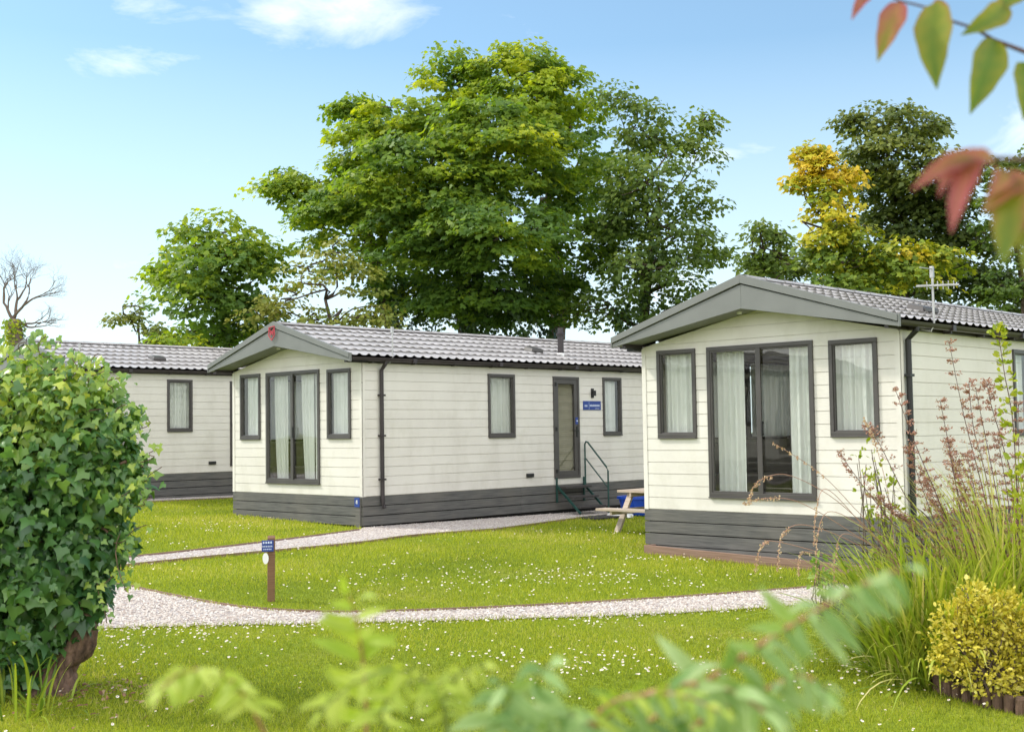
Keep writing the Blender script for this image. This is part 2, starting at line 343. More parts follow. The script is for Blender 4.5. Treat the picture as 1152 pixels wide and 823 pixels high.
def caravan(name,label,P,L,rows,wins,door,seed,group,side_extra=None,interior=True,gap=.0,front=True):
    """P = near front corner at floor level (skirting top); local x along the side, y along the front, z up"""
    root=thing(name,label,'caravan',P,YAW,group); bk,fsd=mk_fs(L)
    fo=[(2.80,3.42,.94,2.08),(1.09,2.62,.19,2.08),(.26,.88,.94,2.06)]
    so=[(a,b,.91,2.02) for a,b in wins]
    if door: so.append((door,door+.72,.12,2.01))
    mb=MB(); wall_mesh(mb,fr,W,fo,True); mb.box(-.014,0,.010,.05,2.12,.022,fr); mb.box(W-.05,0,.010,W+.014,2.12,.022,fr); mb.build('front_wall',M['siding'],root)
    mb=MB(); wall_mesh(mb,sd,L,so); mb.box(0,0,.014,.05,H,.022,sd); mb.box(L-.05,0,.014,L,H,.022,sd); mb.build('side_wall',M['siding'],root)
    far=[(.7,1.6,.90,2.02),(2.4,3.5,.90,2.02),(5.2,6.0,.95,2.02)]
    mb=MB(); wall_mesh(mb,bk,W,[],True); mb.build('rear_wall',M['siding'],root)
    mb=MB(); wall_mesh(mb,fsd,L,far); mb.build('side_wall',M['siding'],root)
    for a0,a1,z0,z1 in far: window(root,fsd,a0,a1,z0,z1,seed+50)
    window(root,fr,*fo[0],seed+1); window(root,fr,*fo[2],seed+2)
    for i,s_ in enumerate(so[:len(wins)]): window(root,sd,*s_,seed+5+i)
    cur=[(2.16,2.57,0),(1.14,1.50,0)] if seed%2 else [(2.22,2.57,-.08),(1.14,1.42,.0),(1.46,1.78,-.1)]
    patio(root,*fo[1],seed+20,cur)
    # skirting boards, one part per wall; a plinth coloured near-black behind, as the shade in the gaps
    bh=.143
    for nm,Mf,ln in (('front_skirting',fr,W),('side_skirting',sd,L),('rear_skirting',bk,W),('side_skirting',fsd,L)):
        mb=MB(); r_=random.Random(seed+ln)
        for k in range(rows):
            zt=-.004-k*(bh+.013); e=.0 if Mf in (fr,bk) else .0
            a=-.02 if Mf in (fr,bk) else 0.0
            while a<ln-.01:
                b=min(ln+(.02 if Mf in (fr,bk) else 0),a+(3.7 if Mf in (fr,bk) else 3.6)); 
                if ln-b<.4: b=ln+(.02 if Mf in (fr,bk) else 0)
                mb.box(a,zt-bh+r_.uniform(-.004,.002),-.006,b-.003,zt,.016+r_.uniform(-.002,.003),Mf); a=b
        mb.build(nm,M['skirt'],root,bevel=.004)
    mb=MB(); mb.box(.03,.03,-1.0,L-.03,W-.03,-.012); mb.build('dark_plinth',M['dark'],root)
    # roof, fascias
    roof=roof_mesh(root,L)
    for X,sg in ((-.40,-1),(L+.31,1)):
        mb=MB()
        for s2 in (-1,1):
            ye=W/2+s2*(W/2+OV); zc_t,ze_t=RIDGE+.055,EAVE+.05; zc_b,ze_b=RIDGE-.36,EAVE-.085
            def pl(xa,xb,ct,et,cb,eb):
                c=[(xa,W/2,cb),(xb,W/2,cb),(xb,ye,eb),(xa,ye,eb),(xa,W/2,ct),(xb,W/2,ct),(xb,ye,et),(xa,ye,et)]; mb.box8(c)
            pl(X,X+sg*-.022 if sg<0 else X-.022,zc_t-.118,ze_t-.085,zc_b,ze_b)
            pl(X+sg*.022,X-sg*.03,zc_t,ze_t,zc_t-.105,ze_t-.078)
            mb.box(X-.012 if sg<0 else X-.03,min(ye,ye+s2*.02),ze_b-.004,X+.03 if sg<0 else X+.012,max(ye,ye+s2*.02),ze_t)
        mb.build('bargeboard',M['barge'],roof,bevel=.004)
        mb=MB(); xa,xb=sorted((X-sg*.03,0 if sg<0 else L)); 
        for s2 in (-1,1):
            ye=W/2+s2*(W/2+OV-.01)
            mb.poly([(xa,W/2,RIDGE-.352),(xb,W/2,RIDGE-.352),(xb,ye,EAVE-.075),(xa,ye,EAVE-.075)])
        mb.build('soffit',M['barge'],roof)
    lm=MB(); lm.tube([(-.2,W/2+.16,RIDGE-.375),(-.2,W/2+.16,RIDGE-.40)],[.035,.03],10); lm.build('downlight',M['white'],roof)
    for s2,yw,yo in ((-1,0,-1),(1,W,1)):
        mb=MB(); a,b=sorted((yw+yo*.016,yw+yo*.06)); mb.box(-.36,a,H-.02,L+.28,b,EAVE-.01)
        a,b=sorted((yw+yo*.06,yw+yo*.17)); mb.box(-.36,a,H+.045,L+.28,b,H+.05)
        for k in range(int(L/.9)+1):
            x=.1+k*.9; a,b=sorted((yw+yo*.05,yw+yo*.15)); mb.box(x,a,H-.028,x+.03,b,H+.03)
        mb.build('fascia',M['gutter'],roof)
        g=MB(); yc=yw+yo*.165; pr=[]
        for t in range(7): 
            an=math.pi+math.pi*t/6; pr.append((yc+.058*math.cos(an),H+.06+.062*math.sin(an)))
        for (ya,za),(yb,zb) in zip(pr[:-1],pr[1:]): g.poly([(-.36,ya,za),(L+.28,ya,za),(L+.28,yb,zb),(-.36,yb,zb)])
        for xx in (-.36,L+.28): g.poly([(xx,y_,z_) for y_,z_ in pr])
        for k in range(int(L/2)): g.box(.9+k*2,yc-.064,H-.006,.98+k*2,yc+.064,H+.064)
        go=g.build('gutter',M['gutter'],roof)
        if s2==-1:
            px_=.36 if seed!=3 else .10
            d=MB(); mt=M['gutter'] if seed!=3 else M['black']
            d.tube([(px_,-.165,H+.03),(px_,-.165,H-.03),(px_,-.06,H-.13),(px_,-.06,-.10),(px_,-.10,-.19)],.034,10)
            for z in (1.6,.95,.25): d.box(px_-.05,-.10,z,px_+.05,-.012,z+.03)
            d.build('downpipe',mt,go,smooth=False)
    # interior seen through the glass
    mb=MB(); mb.box(.02,.02,-.005,L-.02,W-.02,.02); mb.build('interior_floor',M['infloor'],root)
    mb=MB(); mb.box(4.3,.03,.02,4.35,W-.03,2.12); mb.box(.03,.03,2.125,L-.03,W-.03,2.14)
    mb.build('interior_partition',M['inwall'],root)
    mb=MB(); 
    for y0,y1 in ((.08,.72),(W-.72,W-.08)):
        mb.box(.35,y0,.02,2.4,y1,.42); yy=(y0,y0+.16) if y0<1 else (y1-.16,y1); mb.box(.35,yy[0],.42,2.4,yy[1],.85)
    mb.build('sofa',M['sofa'],root,bevel=.03)
    mb=MB(); mb.box(3.1,1.3,.74,3.9,2.5,.78)
    for xx in (3.15,3.8):
        for yy in (1.35,2.4): mb.box(xx,yy,.02,xx+.05,yy+.05,.74)
    mb.build('dining_table',M['timber'],root)
    mb=MB(); mb.box(4.27,1.2,.9,4.298,2.0,1.6); mb.build('cupboard',M['rose'] if seed==3 else M['blind'],root)
    if door:
        a0,a1,z0,z1=so[-1]
        mb=MB(); ring(mb,sd,a0,a1,z0,z1,.05,-.04,.036); ring(mb,sd,a0+.052,a1-.052,z0+.052,z1-.052,.085,-.02,.024)
        f=mb.build('entrance_door',M['frame'],root,bevel=.004)
        g=MB(); g.poly([sd(a0+.13,z0+.13,.0),sd(a1-.13,z0+.13,0),sd(a1-.13,z1-.13,0),sd(a0+.13,z1-.13,0)]); g.build('pane',M['glass'],f)
        g=MB()
        for k in range(40):
            z=z0+.13+k*(z1-z0-.26)/40; g.poly([sd(a0+.12,z,-.03),sd(a1-.12,z,-.03),sd(a1-.12,z+.045,-.052),sd(a0+.12,z+.045,-.052)])
        g.build('blind',M['blind'],f)
        h=MB(); h.box(a1-.10,.88,.02,a1-.045,1.08,.034,sd); h.beam(sd(a1-.07,1.0,.06),sd(a1-.19,1.0,.06),.02,.02); h.beam(sd(a1-.07,1.0,.03),sd(a1-.07,1.0,.07),.02,.02); h.build('handle',M['black'],f)
        s_=MB(); s_.box(a1-.115,1.12,.024,a1-.03,1.25,.03,sd); st=s_.build('sticker',M['blue'],f)
        s_=MB(); s_.box(a1-.09,1.17,.0302,a1-.055,1.195,.032,sd); s_.build('writing',M['lettering'],st)
        for z in (.22,1.0,1.83): hg=MB(); hg.box(a0+.035,z,.03,a0+.075,z+.07,.05,sd); hg.build('hinge',M['black'],f)
    v=MB(); vx=3.83 if seed!=1 else 3.0; v.box(vx-.09,.17,.012,vx+.09,.24,.05,sd); v.build('wall_vent',M['black'],root,bevel=.01)
    return root,roof
GRP='static caravans on the park'
def up(p,z): return (p[0],p[1],z)
PB=(-2.4011,19.7425,-.9965+CH); PC=(4.371,13.9465,-1.0457+CH)
cU=(math.cos(YAW),math.sin(YAW))
PA=(-6.2933-3.5*cU[0],27.6927-3.5*cU[1],-.788+CH)
ca,ra=caravan('static_caravan','cream static caravan furthest left, mostly hidden behind the ivy bush',PA,10.6,4,[(1.9,2.51)],3.46,1,GRP)
cb,rb=caravan('static_caravan','cream static caravan in the middle with entrance door, steps and roof flue',PB,10.6,3,[(2.80,3.47),(5.91,6.47)],4.49,2,GRP)
cc,rc=caravan('static_caravan','nearest cream static caravan on the right behind the tall grasses',PC,10.6,4,[(3.06,3.66),(6.6,7.2)],8.0,3,GRP)
caravan('static_caravan','cream static caravan outside the left edge, seen mirrored in the patio panes',(-17.0,7.5,.95),10.6,4,[(2.80,3.47),(5.91,6.47)],4.49,4,GRP)
def lc(root_p,x,y,z):               # caravan local -> world
    return Vector((root_p[0]+x*cU[0]-y*cU[1],root_p[1]+x*cU[1]+y*cU[0],root_p[2]+z))
roof_vent(ra,2.0,.62); roof_vent(rb,4.75,.55); roof_vent(rc,1.85,.60,.42); 
mb=MB(); mb.box(-.16,W+.02,H-.06,.3,W+.15,H+.09); mb.box(-.16,W+.15,H-.02,.3,W+.27,H+.09); mb.build('gutter_end',M['black'],rc)
# flue on the middle roof
mb=MB(); mb.tube([(5.35,.55,2.36),(5.35,.55,2.50)],[.075,.07],12); fl=mb.build('flue',M['white'],rb,smooth=True)
mb=MB(); mb.tube([(5.35,.55,2.50),(5.35,.55,2.84)],[.062,.062],12); mb.tube([(5.35,.55,2.84),(5.35,.55,2.88),(5.35,.55,2.90),(5.35,.55,2.99)],[.085,.09,.06,.055],12); mb.build('cowl',M['gutter'],fl)
def aerial(roof,x,y,z,h,kind):
    mb=MB(); mb.tube([(x,y+.1,z-.02),(x+.02,y-.02,z-.06),(x+.06,y-.04,z+.02),(x+.06,y-.04,z+h)],.014,6)
    o=mb.build('aerial',M['steel'],roof)
    b=MB(); 
    if kind: 
        b.beam((x-.06,y+.10,z+h*.70),(x+.18,y-.30,z+h*.70),.02,.025); b.beam((x-.2,y-.02,z+h*.99),(x+.08,y-.05,z+h*.99),.012,.012)
        for k in range(6): b.beam((x+.0+k*.03,y-.0-k*.05,z+h*.70-.05),(x+.0+k*.03,y-.0-k*.05,z+h*.70+.05),.01,.01)
    b.box(x+.04,y-.055,z+h*.84,x+.085,y-.015,z+h*1.04)
    b.build('receiver',M['steel'],o,bevel=.006)
aerial(rb,.45,-.12,H+.05,.50,0); aerial(rc,.40,-.16,H+.03,.66,1); aerial(ra,-.25,-.2,H+.1,.42,0)
# hanging downpipe stub of gutter on the hidden side of the near caravan
# wall lamp, name sign, number plaque, corner post on the middle caravan
mb=MB(); mb.box(5.57,1.62,.012,5.64,1.80,.03,sd); mb.tube([sd(5.60,1.66,.07),sd(5.60,1.76,.07)],[.038,.038],10); mb.box(5.585,1.70,.03,5.615,1.72,.06,sd); mb.build('wall_lamp',M['black'],cb)
mb=MB(); mb.box(5.33,1.39,.014,5.84,1.56,.026,sd); sg=mb.build('name_sign',M['blue'],cb)
mb=MB(); mb.box(5.49,1.395,.0262,5.495,1.555,.028,sd)
for i in range(10): mb.box(5.515+i*.029,1.455,.0262,5.535+i*.029,1.49+.004*(i%2),.028,sd)
for i in range(2): mb.box(5.365+i*.045,1.45,.0262,5.395+i*.045,1.485,.028,sd)
for i in range(5): mb.box(5.67+i*.026,1.41,.0262,5.685+i*.026,1.422,.028,sd)
mb.build('writing',M['lettering'],sg)
mb=MB(); mb.box(.02,-.50,.018,.13,-.02,.045,fr); mb.build('corner_post',M['skirt'],cb)
mb=MB(); mb.box(.02,-.16,.046,.14,-.01,.058,fr); pq=mb.build('number_plaque',M['blue'],cb)
mb=MB(); mb.box(.065,-.11,.0583,.085,-.05,.060,fr); mb.beam(fr(.085,-.055,.0595),fr(.10,-.10,.0595),.012,.002); mb.build('writing',M['white'],pq)
# red monogram badge on the fascia peak
bx=-.432
mb=MB(); yc=W/2+.02;zc=RIDGE-.13
pts=[(yc-.075,zc+.10),(yc+.075,zc+.085),(yc+.085,zc-.05),(yc+.0,zc-.13),(yc-.08,zc-.05)]
for i in range(5):
    a=pts[i];b=pts[(i+1)%5]; mb.beam((bx,a[0],a[1]),(bx,b[0],b[1]),.012,.014)
for a,b in (((-.05,.06),(-.03,-.05)),((-.03,-.05),(.0,.03)),((.0,.03),(.03,-.05)),((.03,-.05),(.05,.06))): mb.beam((bx,yc+a[0],zc+a[1]),(bx,yc+b[0],zc+b[1]),.010,.014)
mb.build('emblem',M['red'],rb)
# ---------------------------------------------------------------- entry steps
sp=lc(PB,4.9,-.02,0); zg=gz(sp.x,sp.y)
st=thing('entry_steps','dark entry steps with green handrail below the caravan door','steps',(sp.x,sp.y,zg),YAW)
h0=PB[2]-zg   # height of floor
for k in range(3):
    mb=MB(); z=h0*(1-(k+.12)/3.0)-.0; mb.box(-.36,-.24-k*.17,z-.04,.36,-.03-k*.17,z); mb.build('tread',M['tread'],st,bevel=.005)
for s in (-.38,.38):
    mb=MB(); mb.beam((s,-.03,h0*.98),(s,-.60,.03),.025,.04); mb.beam((s,-.03,h0*1.25),(s,-.03,h0*.4),.028,.028); mb.build('stringer',M['rail'],st)
mb=MB(); mb.tube([(.41,-.04,h0*.9),(.41,-.04,h0+.74),(.41,-.07,h0+.79),(.41,-.11,h0+.78),(.41,-.56,h0+.32),(.41,-.60,h0+.24),(.41,-.60,.0)],.017,8)
mb.tube([(.41,-.05,h0+.48),(.41,-.59,h0-.06)],.013,6); mb.build('handrail',M['rail'],st)
# door mat and white cloth
mx_,my_=gp(678,583); mb=MB()
for i in range(8): mb.box(-.42+i*.105,-.25,.0,-.325+i*.105,.25,.03+.004*(i%2))
mt=mb.build('door_mat',M['tread'],None,bevel=.004); mt.location=(mx_,my_,gz(mx_,my_)+.012); mt.rotation_euler=(0,0,YAW); tag(mt,'flat dark door mat lying on gravel at the foot of the entry steps','mat')
cx,cy=gp(697,582); V=[];F=[]; n=14
for i in range(n+1):
    for j in range(n+1):
        u=i/n-.5;v=j/n-.5; r=math.hypot(u,v)
        V.append((u*.46+.03*math.sin(9*v),v*.3+.03*math.sin(11*u+1),max(.0,.13*(1-(r/.5)**2)+.03*math.sin(17*u+3)*math.cos(19*v)+.015)))
for i in range(n):
    for j in range(n): q=i*(n+1)+j; F.append((q,q+1,q+n+2,q+n+1))
o=np_mesh('plastic_bag',V,F,M['white'],smooth=False); o.location=(cx,cy,gz(cx,cy)+.01); tag(o,'crumpled white plastic bag on the ground behind the picnic bench','bag')
# ---------------------------------------------------------------- picnic table (A-frame), long axis parallel to the caravan side
lx,ly=gp(696,597)
ang=YAW-math.pi/2
pt=thing('picnic_table','weathered wooden picnic table half hidden by the nearest caravan','picnic table',(0,0,0),ang)
# local: x along the boards, y across; the near bench at y=-.7
tz=gz(lx+.8,ly+.5); pt.scale=(1,1,.88)
lx,ly=gp(694,598.5); ox=lx-(.08*math.cos(ang)+.62*math.sin(ang)); oy=ly-(.08*math.sin(ang)-.62*math.cos(ang))
pt.location=(ox,oy,tz)
for nm,y0,z,wd,nb in (('bench_seat',-.72,.44,.25,2),('bench_seat',.72,.44,.25,2),('table_top',0,.74,.70,5)):
    mb=MB(); w=wd/nb
    for k in range(nb): mb.box(-.16 if nm=='bench_seat' else -.13,y0-wd/2+k*w+.004,z-.045,1.55 if nm=='bench_seat' else 1.45,y0-wd/2+(k+1)*w-.004,z)
    mb.build(nm,M['timber'],pt,bevel=.006)
for x in (.08,1.25):
    for s in (-1,1):
        mb=MB(); mb.beam((x,s*.62,0),(x,s*.24,.70),.045,.10,(1,0,0)); mb.build('leg',M['timber'],pt,bevel=.004)
    mb=MB(); mb.box(x+.03,-.82,.33,x+.075,.82,.43); mb.box(x+.03,-.34,.62,x+.07,.34,.695); mb.build('crossbar',M['timber'],pt,bevel=.004)
# blue tub behind it
bx_,by_=gp(728,581); by_+=.35; mb=MB(); n=20; prof=[(.40,0),(.44,.02),(.50,.26),(.53,.27),(.53,.31),(.48,.31),(.42,.05),(0,.05)]
for i in range(len(prof)-1):
    for k in range(n):
        a,b=2*math.pi*k/n,2*math.pi*(k+1)/n; f_=lambda p,t:(p[0]*math.cos(t)*1.15,p[0]*math.sin(t)*.8,p[1])
        mb.poly([f_(prof[i],a),f_(prof[i],b),f_(prof[i+1],b),f_(prof[i+1],a)])
o=mb.build('plastic_tub',M['tub'],None,smooth=True); o.location=(bx_+.1,by_,gz(bx_,by_)); o.scale=(1,1,1.15); tag(o,'round blue plastic tub on the ground behind the picnic table','tub')
# ---------------------------------------------------------------- marker post
qx,qy=gp(305,676); s_=1393/qy; hh=.62
po=thing('marker_post','short brown timber marker post on the lawn with blue plaque and white disc','post',(qx,qy,gz(qx,qy)-.02),math.radians(12))
mb=MB(); mb.box8([(-.035,-.035,0),(.035,-.035,0),(.035,.035,0),(-.035,.035,0),(-.03,-.035,hh),(.04,-.035,hh),(.04,.035,hh+.02),(-.03,.035,hh+.02)]); mb.build('timber_post',M['post'],po,bevel=.006)
mb=MB(); mb.box(-.085,-.062,hh-.125,.025,-.037,hh-.02); b_=mb.build('plaque',M['blue'],po,bevel=.003)
mb=MB()
for i in range(4): mb.box(-.075+i*.023,-.0645,hh-.05,-.060+i*.023,-.0625,hh-.030)
for i in range(6): mb.box(-.078+i*.016,-.0645,hh-.083,-.068+i*.016,-.0625,hh-.069)
for i in range(5): mb.box(-.07+i*.016,-.0645,hh-.108,-.060+i*.016,-.0625,hh-.097)
mb.build('writing',M['lettering'],b_)
mb=MB(); 
c=[(-.05+.028*math.cos(t),hh-.19+.052*math.sin(t)) for t in [2*math.pi*k/18 for k in range(18)]]
mb.poly([(x,-.056,z) for x,z in c]); mb.poly([(x,-.04,z) for x,z in c][::-1])
for k in range(18): a=c[k];b=c[(k+1)%18]; mb.poly([(a[0],-.056,a[1]),(a[0],-.04,a[1]),(b[0],-.04,b[1]),(b[0],-.056,b[1])])
mb.build('disc',M['white'],po)
# ---------------------------------------------------------------- ground, paths
def sheet(name,poly,mat_,dz,kind='structure'):
    mb=MB(); mb.poly([(x,y,gz(x,y)+dz) for x,y in poly]); o=mb.build(name,mat_); o['kind']=kind; return o
mb=MB(); xs=[-400,-120,-30,-15,0,15,30,120,400]; ys=[-300,-80,-10,5,20,35,50,120,500]
for i in range(len(xs)-1):
    for j in range(len(ys)-1): mb.poly([(x,y,gz(x,y)) for x,y in ((xs[i],ys[j]),(xs[i+1],ys[j]),(xs[i+1],ys[j+1]),(xs[i],ys[j+1]))])
o=mb.build('lawn',M['lawn']); o['kind']='structure'
def smooth(pts,n=6):
    out=[]
    for i in range(len(pts)-1):
        p0=pts[max(i-1,0)];p1=pts[i];p2=pts[i+1];p3=pts[min(i+2,len(pts)-1)]
        for k in range(n):
            t=k/n; out.append(tuple(.5*((2*b)+(-a+c_)*t+(2*a-5*b+4*c_-d)*t*t+(-a+3*b-3*c_+d)*t**3) for a,b,c_,d in zip(p0,p1,p2,p3)))
    out.append(pts[-1]); return out
G=lambda l:[gp(*p) for p in l]
up1=smooth(G([(60,652),(135,659),(165,665),(205,673),(255,682),(310,687.5),(400,690),(560,684.5),(700,677),(830,668),(930,660),(1010,651)]))
lo1=smooth(G([(40,712),(130,707),(240,704),(330,702.5),(400,701),(520,698),(650,694.5),(800,688),(925,679),(1010,671)]))
front_path=up1+lo1[::-1]
up2=smooth(G([(-30,646),(60,637),(140,628.5),(220,620),(300,610.5),(360,603),(404,597)]))+[tuple(lc(PB,x,-.0,0)[:2]) for x in (.0,3,6,9)]
lo2=smooth(G([(-30,655),(60,647),(140,637.5),(220,629),(300,621.5),(400,612),(455,604.5),(500,600.5),(560,596)])) +[tuple(lc(PB,x,-1.02,0)[:2]) for x in (4.2,6,9)]
mid_path=up2+lo2[::-1]
a_strip=[tuple(lc(PA,x,y,0)[:2]) for x,y in ((-1.2,-.85),(10,-.85),(10,.02),(-1.2,.02))]
c_strip=[tuple(lc(PC,x,y,0)[:2]) for x,y in ((-.22,-.4),(-.22,3.5),(.01,3.5),(.01,-.4))]
sheet('gravel_path',front_path,M['gravel'],.010); sheet('gravel_path',mid_path,M['gravel'],.014); sheet('gravel_strip',a_strip,M['gravel'],.010); sheet('gravel_strip',c_strip,M['gravel'],.012)
# lane off to the left, seen mirrored in the panes
lane=[(-30,3),(-12.5,3),(-12.5,12),(-14,24),(-30,24)]
sheet('gravel_lane',[(-22,-2),(-12.5,-2),(-12.2,10),(-14,30),(-19,30),(-18,10)],M['gravel'],.008)
def inside(poly,X,Y):
    ins=np.zeros(len(X),bool); n=len(poly); j=n-1
    for i in range(n):
        xi,yi=poly[i];xj,yj=poly[j]
        c=((yi>Y)!=(yj>Y))&(X<(xj-xi)*(Y-yi)/((yj-yi)+1e-12)+xi); ins^=c; j=i
    return ins
def edging(pts,label,h=.045,w=.022,m='edge'):
    mb=MB()
    for a,b in zip(pts[:-1],pts[1:]):
        mb.beam((a[0],a[1],gz(*a)+h/2-.01),(b[0],b[1],gz(*b)+h/2-.01),w,h+.02)
    o=mb.build('path_edging',M[m]); return tag(o,label,'edging','timber edgings of gravel and paths')
edging(up1,'thin timber edging on the far side of the front gravel path',.03)
edging(smooth(G([(-30,646),(60,637),(140,628.5),(220,620),(300,610.5),(360,603),(404,597)])),'thin timber edging between the back lawn and the path to the middle caravan',.035)
edging(lo2,'thin timber edging between the middle lawn and the gravel beside the middle caravan',.035)
edging([tuple(lc(PA,x,-.86,0)[:2]) for x in (-1.2,3,7,10)],'timber edging of the gravel strip along the left caravan',.03)
kb=MB(); pts=[tuple(lc(PC,x,y,0)[:2]) for x,y in ((-.24,-.45),(-.24,1.5),(-.22,3.52))]
for a,b in zip(pts[:-1],pts[1:]): kb.beam((a[0],a[1],gz(*a)+.04),(b[0],b[1],gz(*b)+.045),.05,.15)
a=pts[-1]; b=tuple(lc(PC,-.02,3.52,0)[:2]); kb.beam((a[0],a[1],gz(*a)+.045),(b[0],b[1],gz(*b)+.045),.05,.14)
tag(kb.build('timber_kerb',M['edge'],None,bevel=.006),'reddish timber kerb board along the front of the nearest caravan','edging','timber edgings of gravel and paths')
# stones lying on the gravel
def stones(poly,n,lo,hi,name='gravel_stones'):
    P=np.array(poly); x0,y0=P.min(0);x1,y1=P.max(0); X=rng.uniform(x0,x1,n);Y=rng.uniform(y0,y1,n)
    k=inside(poly,X,Y)&(np.abs(X/Y)<.5); X,Y=X[k],Y[k]; n=len(X); Z=np.array([gz(a,b) for a,b in zip(X,Y)])+.014
    T=np.array([[1,0,0],[0,1,0],[-1,0,0],[0,-1,0],[0,0,.7],[0,0,-.5]]); F=np.array([(0,1,4),(1,2,4),(2,3,4),(3,0,4)])
    s=rng.uniform(lo,hi,n); th=rng.uniform(0,6.28,n); e=rng.uniform(.6,1.3,n)
    c,s2=np.cos(th),np.sin(th); tx=T[None,:,0]*e[:,None]; ty=T[None,:,1]+0*tx; tj=rng.uniform(-.25,.25,(n,6,3))
    V=np.stack([tx*c[:,None]-ty*s2[:,None],tx*s2[:,None]+ty*c[:,None],T[None,:,2]+0*tx],2)+tj; V=V*s[:,None,None]+np.stack([X,Y,Z],1)[:,None,:]
    o=np_mesh(name,V.reshape(-1,3),(np.arange(n)[:,None,None]*6+F[None]).reshape(-1,3),M['stone'],None,np.repeat(rng.uniform(0,1,n),6)); o['kind']='stuff'; return o
stones(front_path,52000,.007,.015); stones(mid_path,40000,.008,.018)
o=stones([(x,y-.18) for x,y in lo1]+[(x,y+.1) for x,y in up1[::-1]],9000,.006,.013,'stray_stones')
# ---------------------------------------------------------------- grass, daisies
BED=[gp(*p) for p in ((1015,752),(1040,768),(1075,785),(1160,806),(1300,830),(1300,690),(1010,690))]
def caravan_poly(P,L=10.6): return [tuple(lc(P,x,y,0)[:2]) for x,y in ((-.02,-.02),(L,-.02),(L,W),(-.02,W))]
cpoly=[caravan_poly(PA),caravan_poly(PB),caravan_poly(PC)]
def scatter(n,ya,yb,pad=.46):
    # density falls off with distance: sample depth with pdf ~ 1/y
    Y=ya*(yb/ya)**rng.uniform(0,1,n); X=rng.uniform(-pad,pad,n)*Y
    return X,Y
def mask_out(X,Y,grow=0):
    bad=np.zeros(len(X),bool)
    jx=X+rng.normal(0,.018,len(X)); jy=Y+rng.normal(0,.018,len(X))
    for p in (front_path,mid_path,a_strip,c_strip,BED): bad|=inside(p,jx,jy)
    for p in cpoly: bad|=inside(p,X,Y)
    return ~bad
def patch(X,Y):
    return .5+.22*np.sin(X*1.3+1.7*np.sin(Y*.7))+.16*np.sin(Y*2.1+X*.9)+.12*np.sin(X*4.3+2*np.sin(Y*3.1))
X,Y=scatter(430000,5.6,30); k=mask_out(X,Y); X,Y=X[k],Y[k]; n=len(X)
Z=np.array([-.022*x+.010*y for x,y in zip(X,Y)])
pt_=patch(X,Y); D=rng.normal(0,.42,(n,3)); D[:,2]=1
S=rng.uniform(.022,.05,n)*(.75+.5*pt_)*np.clip(Y/13,.85,1.4); tuft=rng.uniform(0,1,n)<.03; S[tuft]*=1.5
Wd=np.clip(.0055*(Y/8)**.8,.004,.02)/S
big=np.sin(X*.45+2.1*np.sin(Y*.31))*np.sin(Y*.6+X*.25); v=np.clip(rng.normal(.42,.24,n)+.5*(pt_-.5)+.18*big,0,1)
N=rdir(n); N[:,2]*=.2
o=leaves('grass',np.stack([X,Y,Z-.003],1),D,N,S,v,M['grass'],'blade',wid=Wd); o['kind']='stuff'
# longer fringe along the near path edge
fx=[];fy=[]
for pl in (lo1,up1,lo2,[tuple(lc(PC,-.28,y,0)[:2]) for y in (0,1.5,3.5)]):
    for a,b in zip(pl[:-1],pl[1:]):
        m_=max(4,int(math.hypot(b[0]-a[0],b[1]-a[1])*150)); t=rng.uniform(0,1,m_); nx_,ny_=-(b[1]-a[1]),(b[0]-a[0]); ln=math.hypot(nx_,ny_); off=rng.normal(.0,.022,m_)-.02*(1 if pl is lo1 else 0)
        fx+=list(a[0]+(b[0]-a[0])*t+nx_/ln*off); fy+=list(a[1]+(b[1]-a[1])*t+ny_/ln*off)
X=np.array(fx);Y=np.array(fy);n=len(X); D=rng.normal(0,.5,(n,3));D[:,2]=1
S=rng.uniform(.03,.075,n); N=rdir(n);N[:,2]*=.2
o=leaves('grass_fringe',np.stack([X,Y,-.022*X+.010*Y],1),D,N,S,np.clip(rng.normal(.45,.2,n),0,1),M['grass'],'blade',wid=.008/S); o['kind']='stuff'
# daisies
def daisies(X,Y,rad):
    n=len(X); k=9; Z=-.022*X+.010*Y+rng.uniform(.03,.06,n); V=[];F=[];var=[]
    for i in range(n):
        r=rad[i]; nrm=Vector((rng.normal(0,.25),rng.normal(-.28,.25),1)).normalized(); a=nrm.orthogonal().normalized(); b=nrm.cross(a); c=Vector((X[i],Y[i],Z[i])); s=len(V)
        V.append(c); var.append(1)
        for q in range(k*2):
            t=math.pi*q/k; rr=r*(1 if q%2 else .72); V.append(c+(a*math.cos(t)+b*math.sin(t))*rr+nrm*.002); var.append(1)
        for q in range(k*2): F.append((s,s+1+q,s+1+(q+1)%(k*2)))
        s=len(V); V.append(c+nrm*.007); var.append(0)
        for q in range(5): t=2*math.pi*q/5; V.append(c+(a*math.cos(t)+b*math.sin(t))*r*.34+nrm*.004); var.append(0)
        for q in range(5): F.append((s,s+1+q,s+1+(q+1)%5))
    o=np_mesh('daisies',[tuple(p) for p in V],F,M['daisy'],None,var); o['kind']='stuff'; return o
X,Y=scatter(9000,5.8,26); dens=np.clip(.5+.5*np.sin(X*2.1+Y*1.1)*np.sin(Y*1.7-X*.8)+.25*np.sin(X*5+Y*3.3),0,1)**2.2
k=mask_out(X,Y)&(rng.uniform(0,1,len(X))<.012+.26*dens); X,Y=X[k],Y[k]
cl=[]
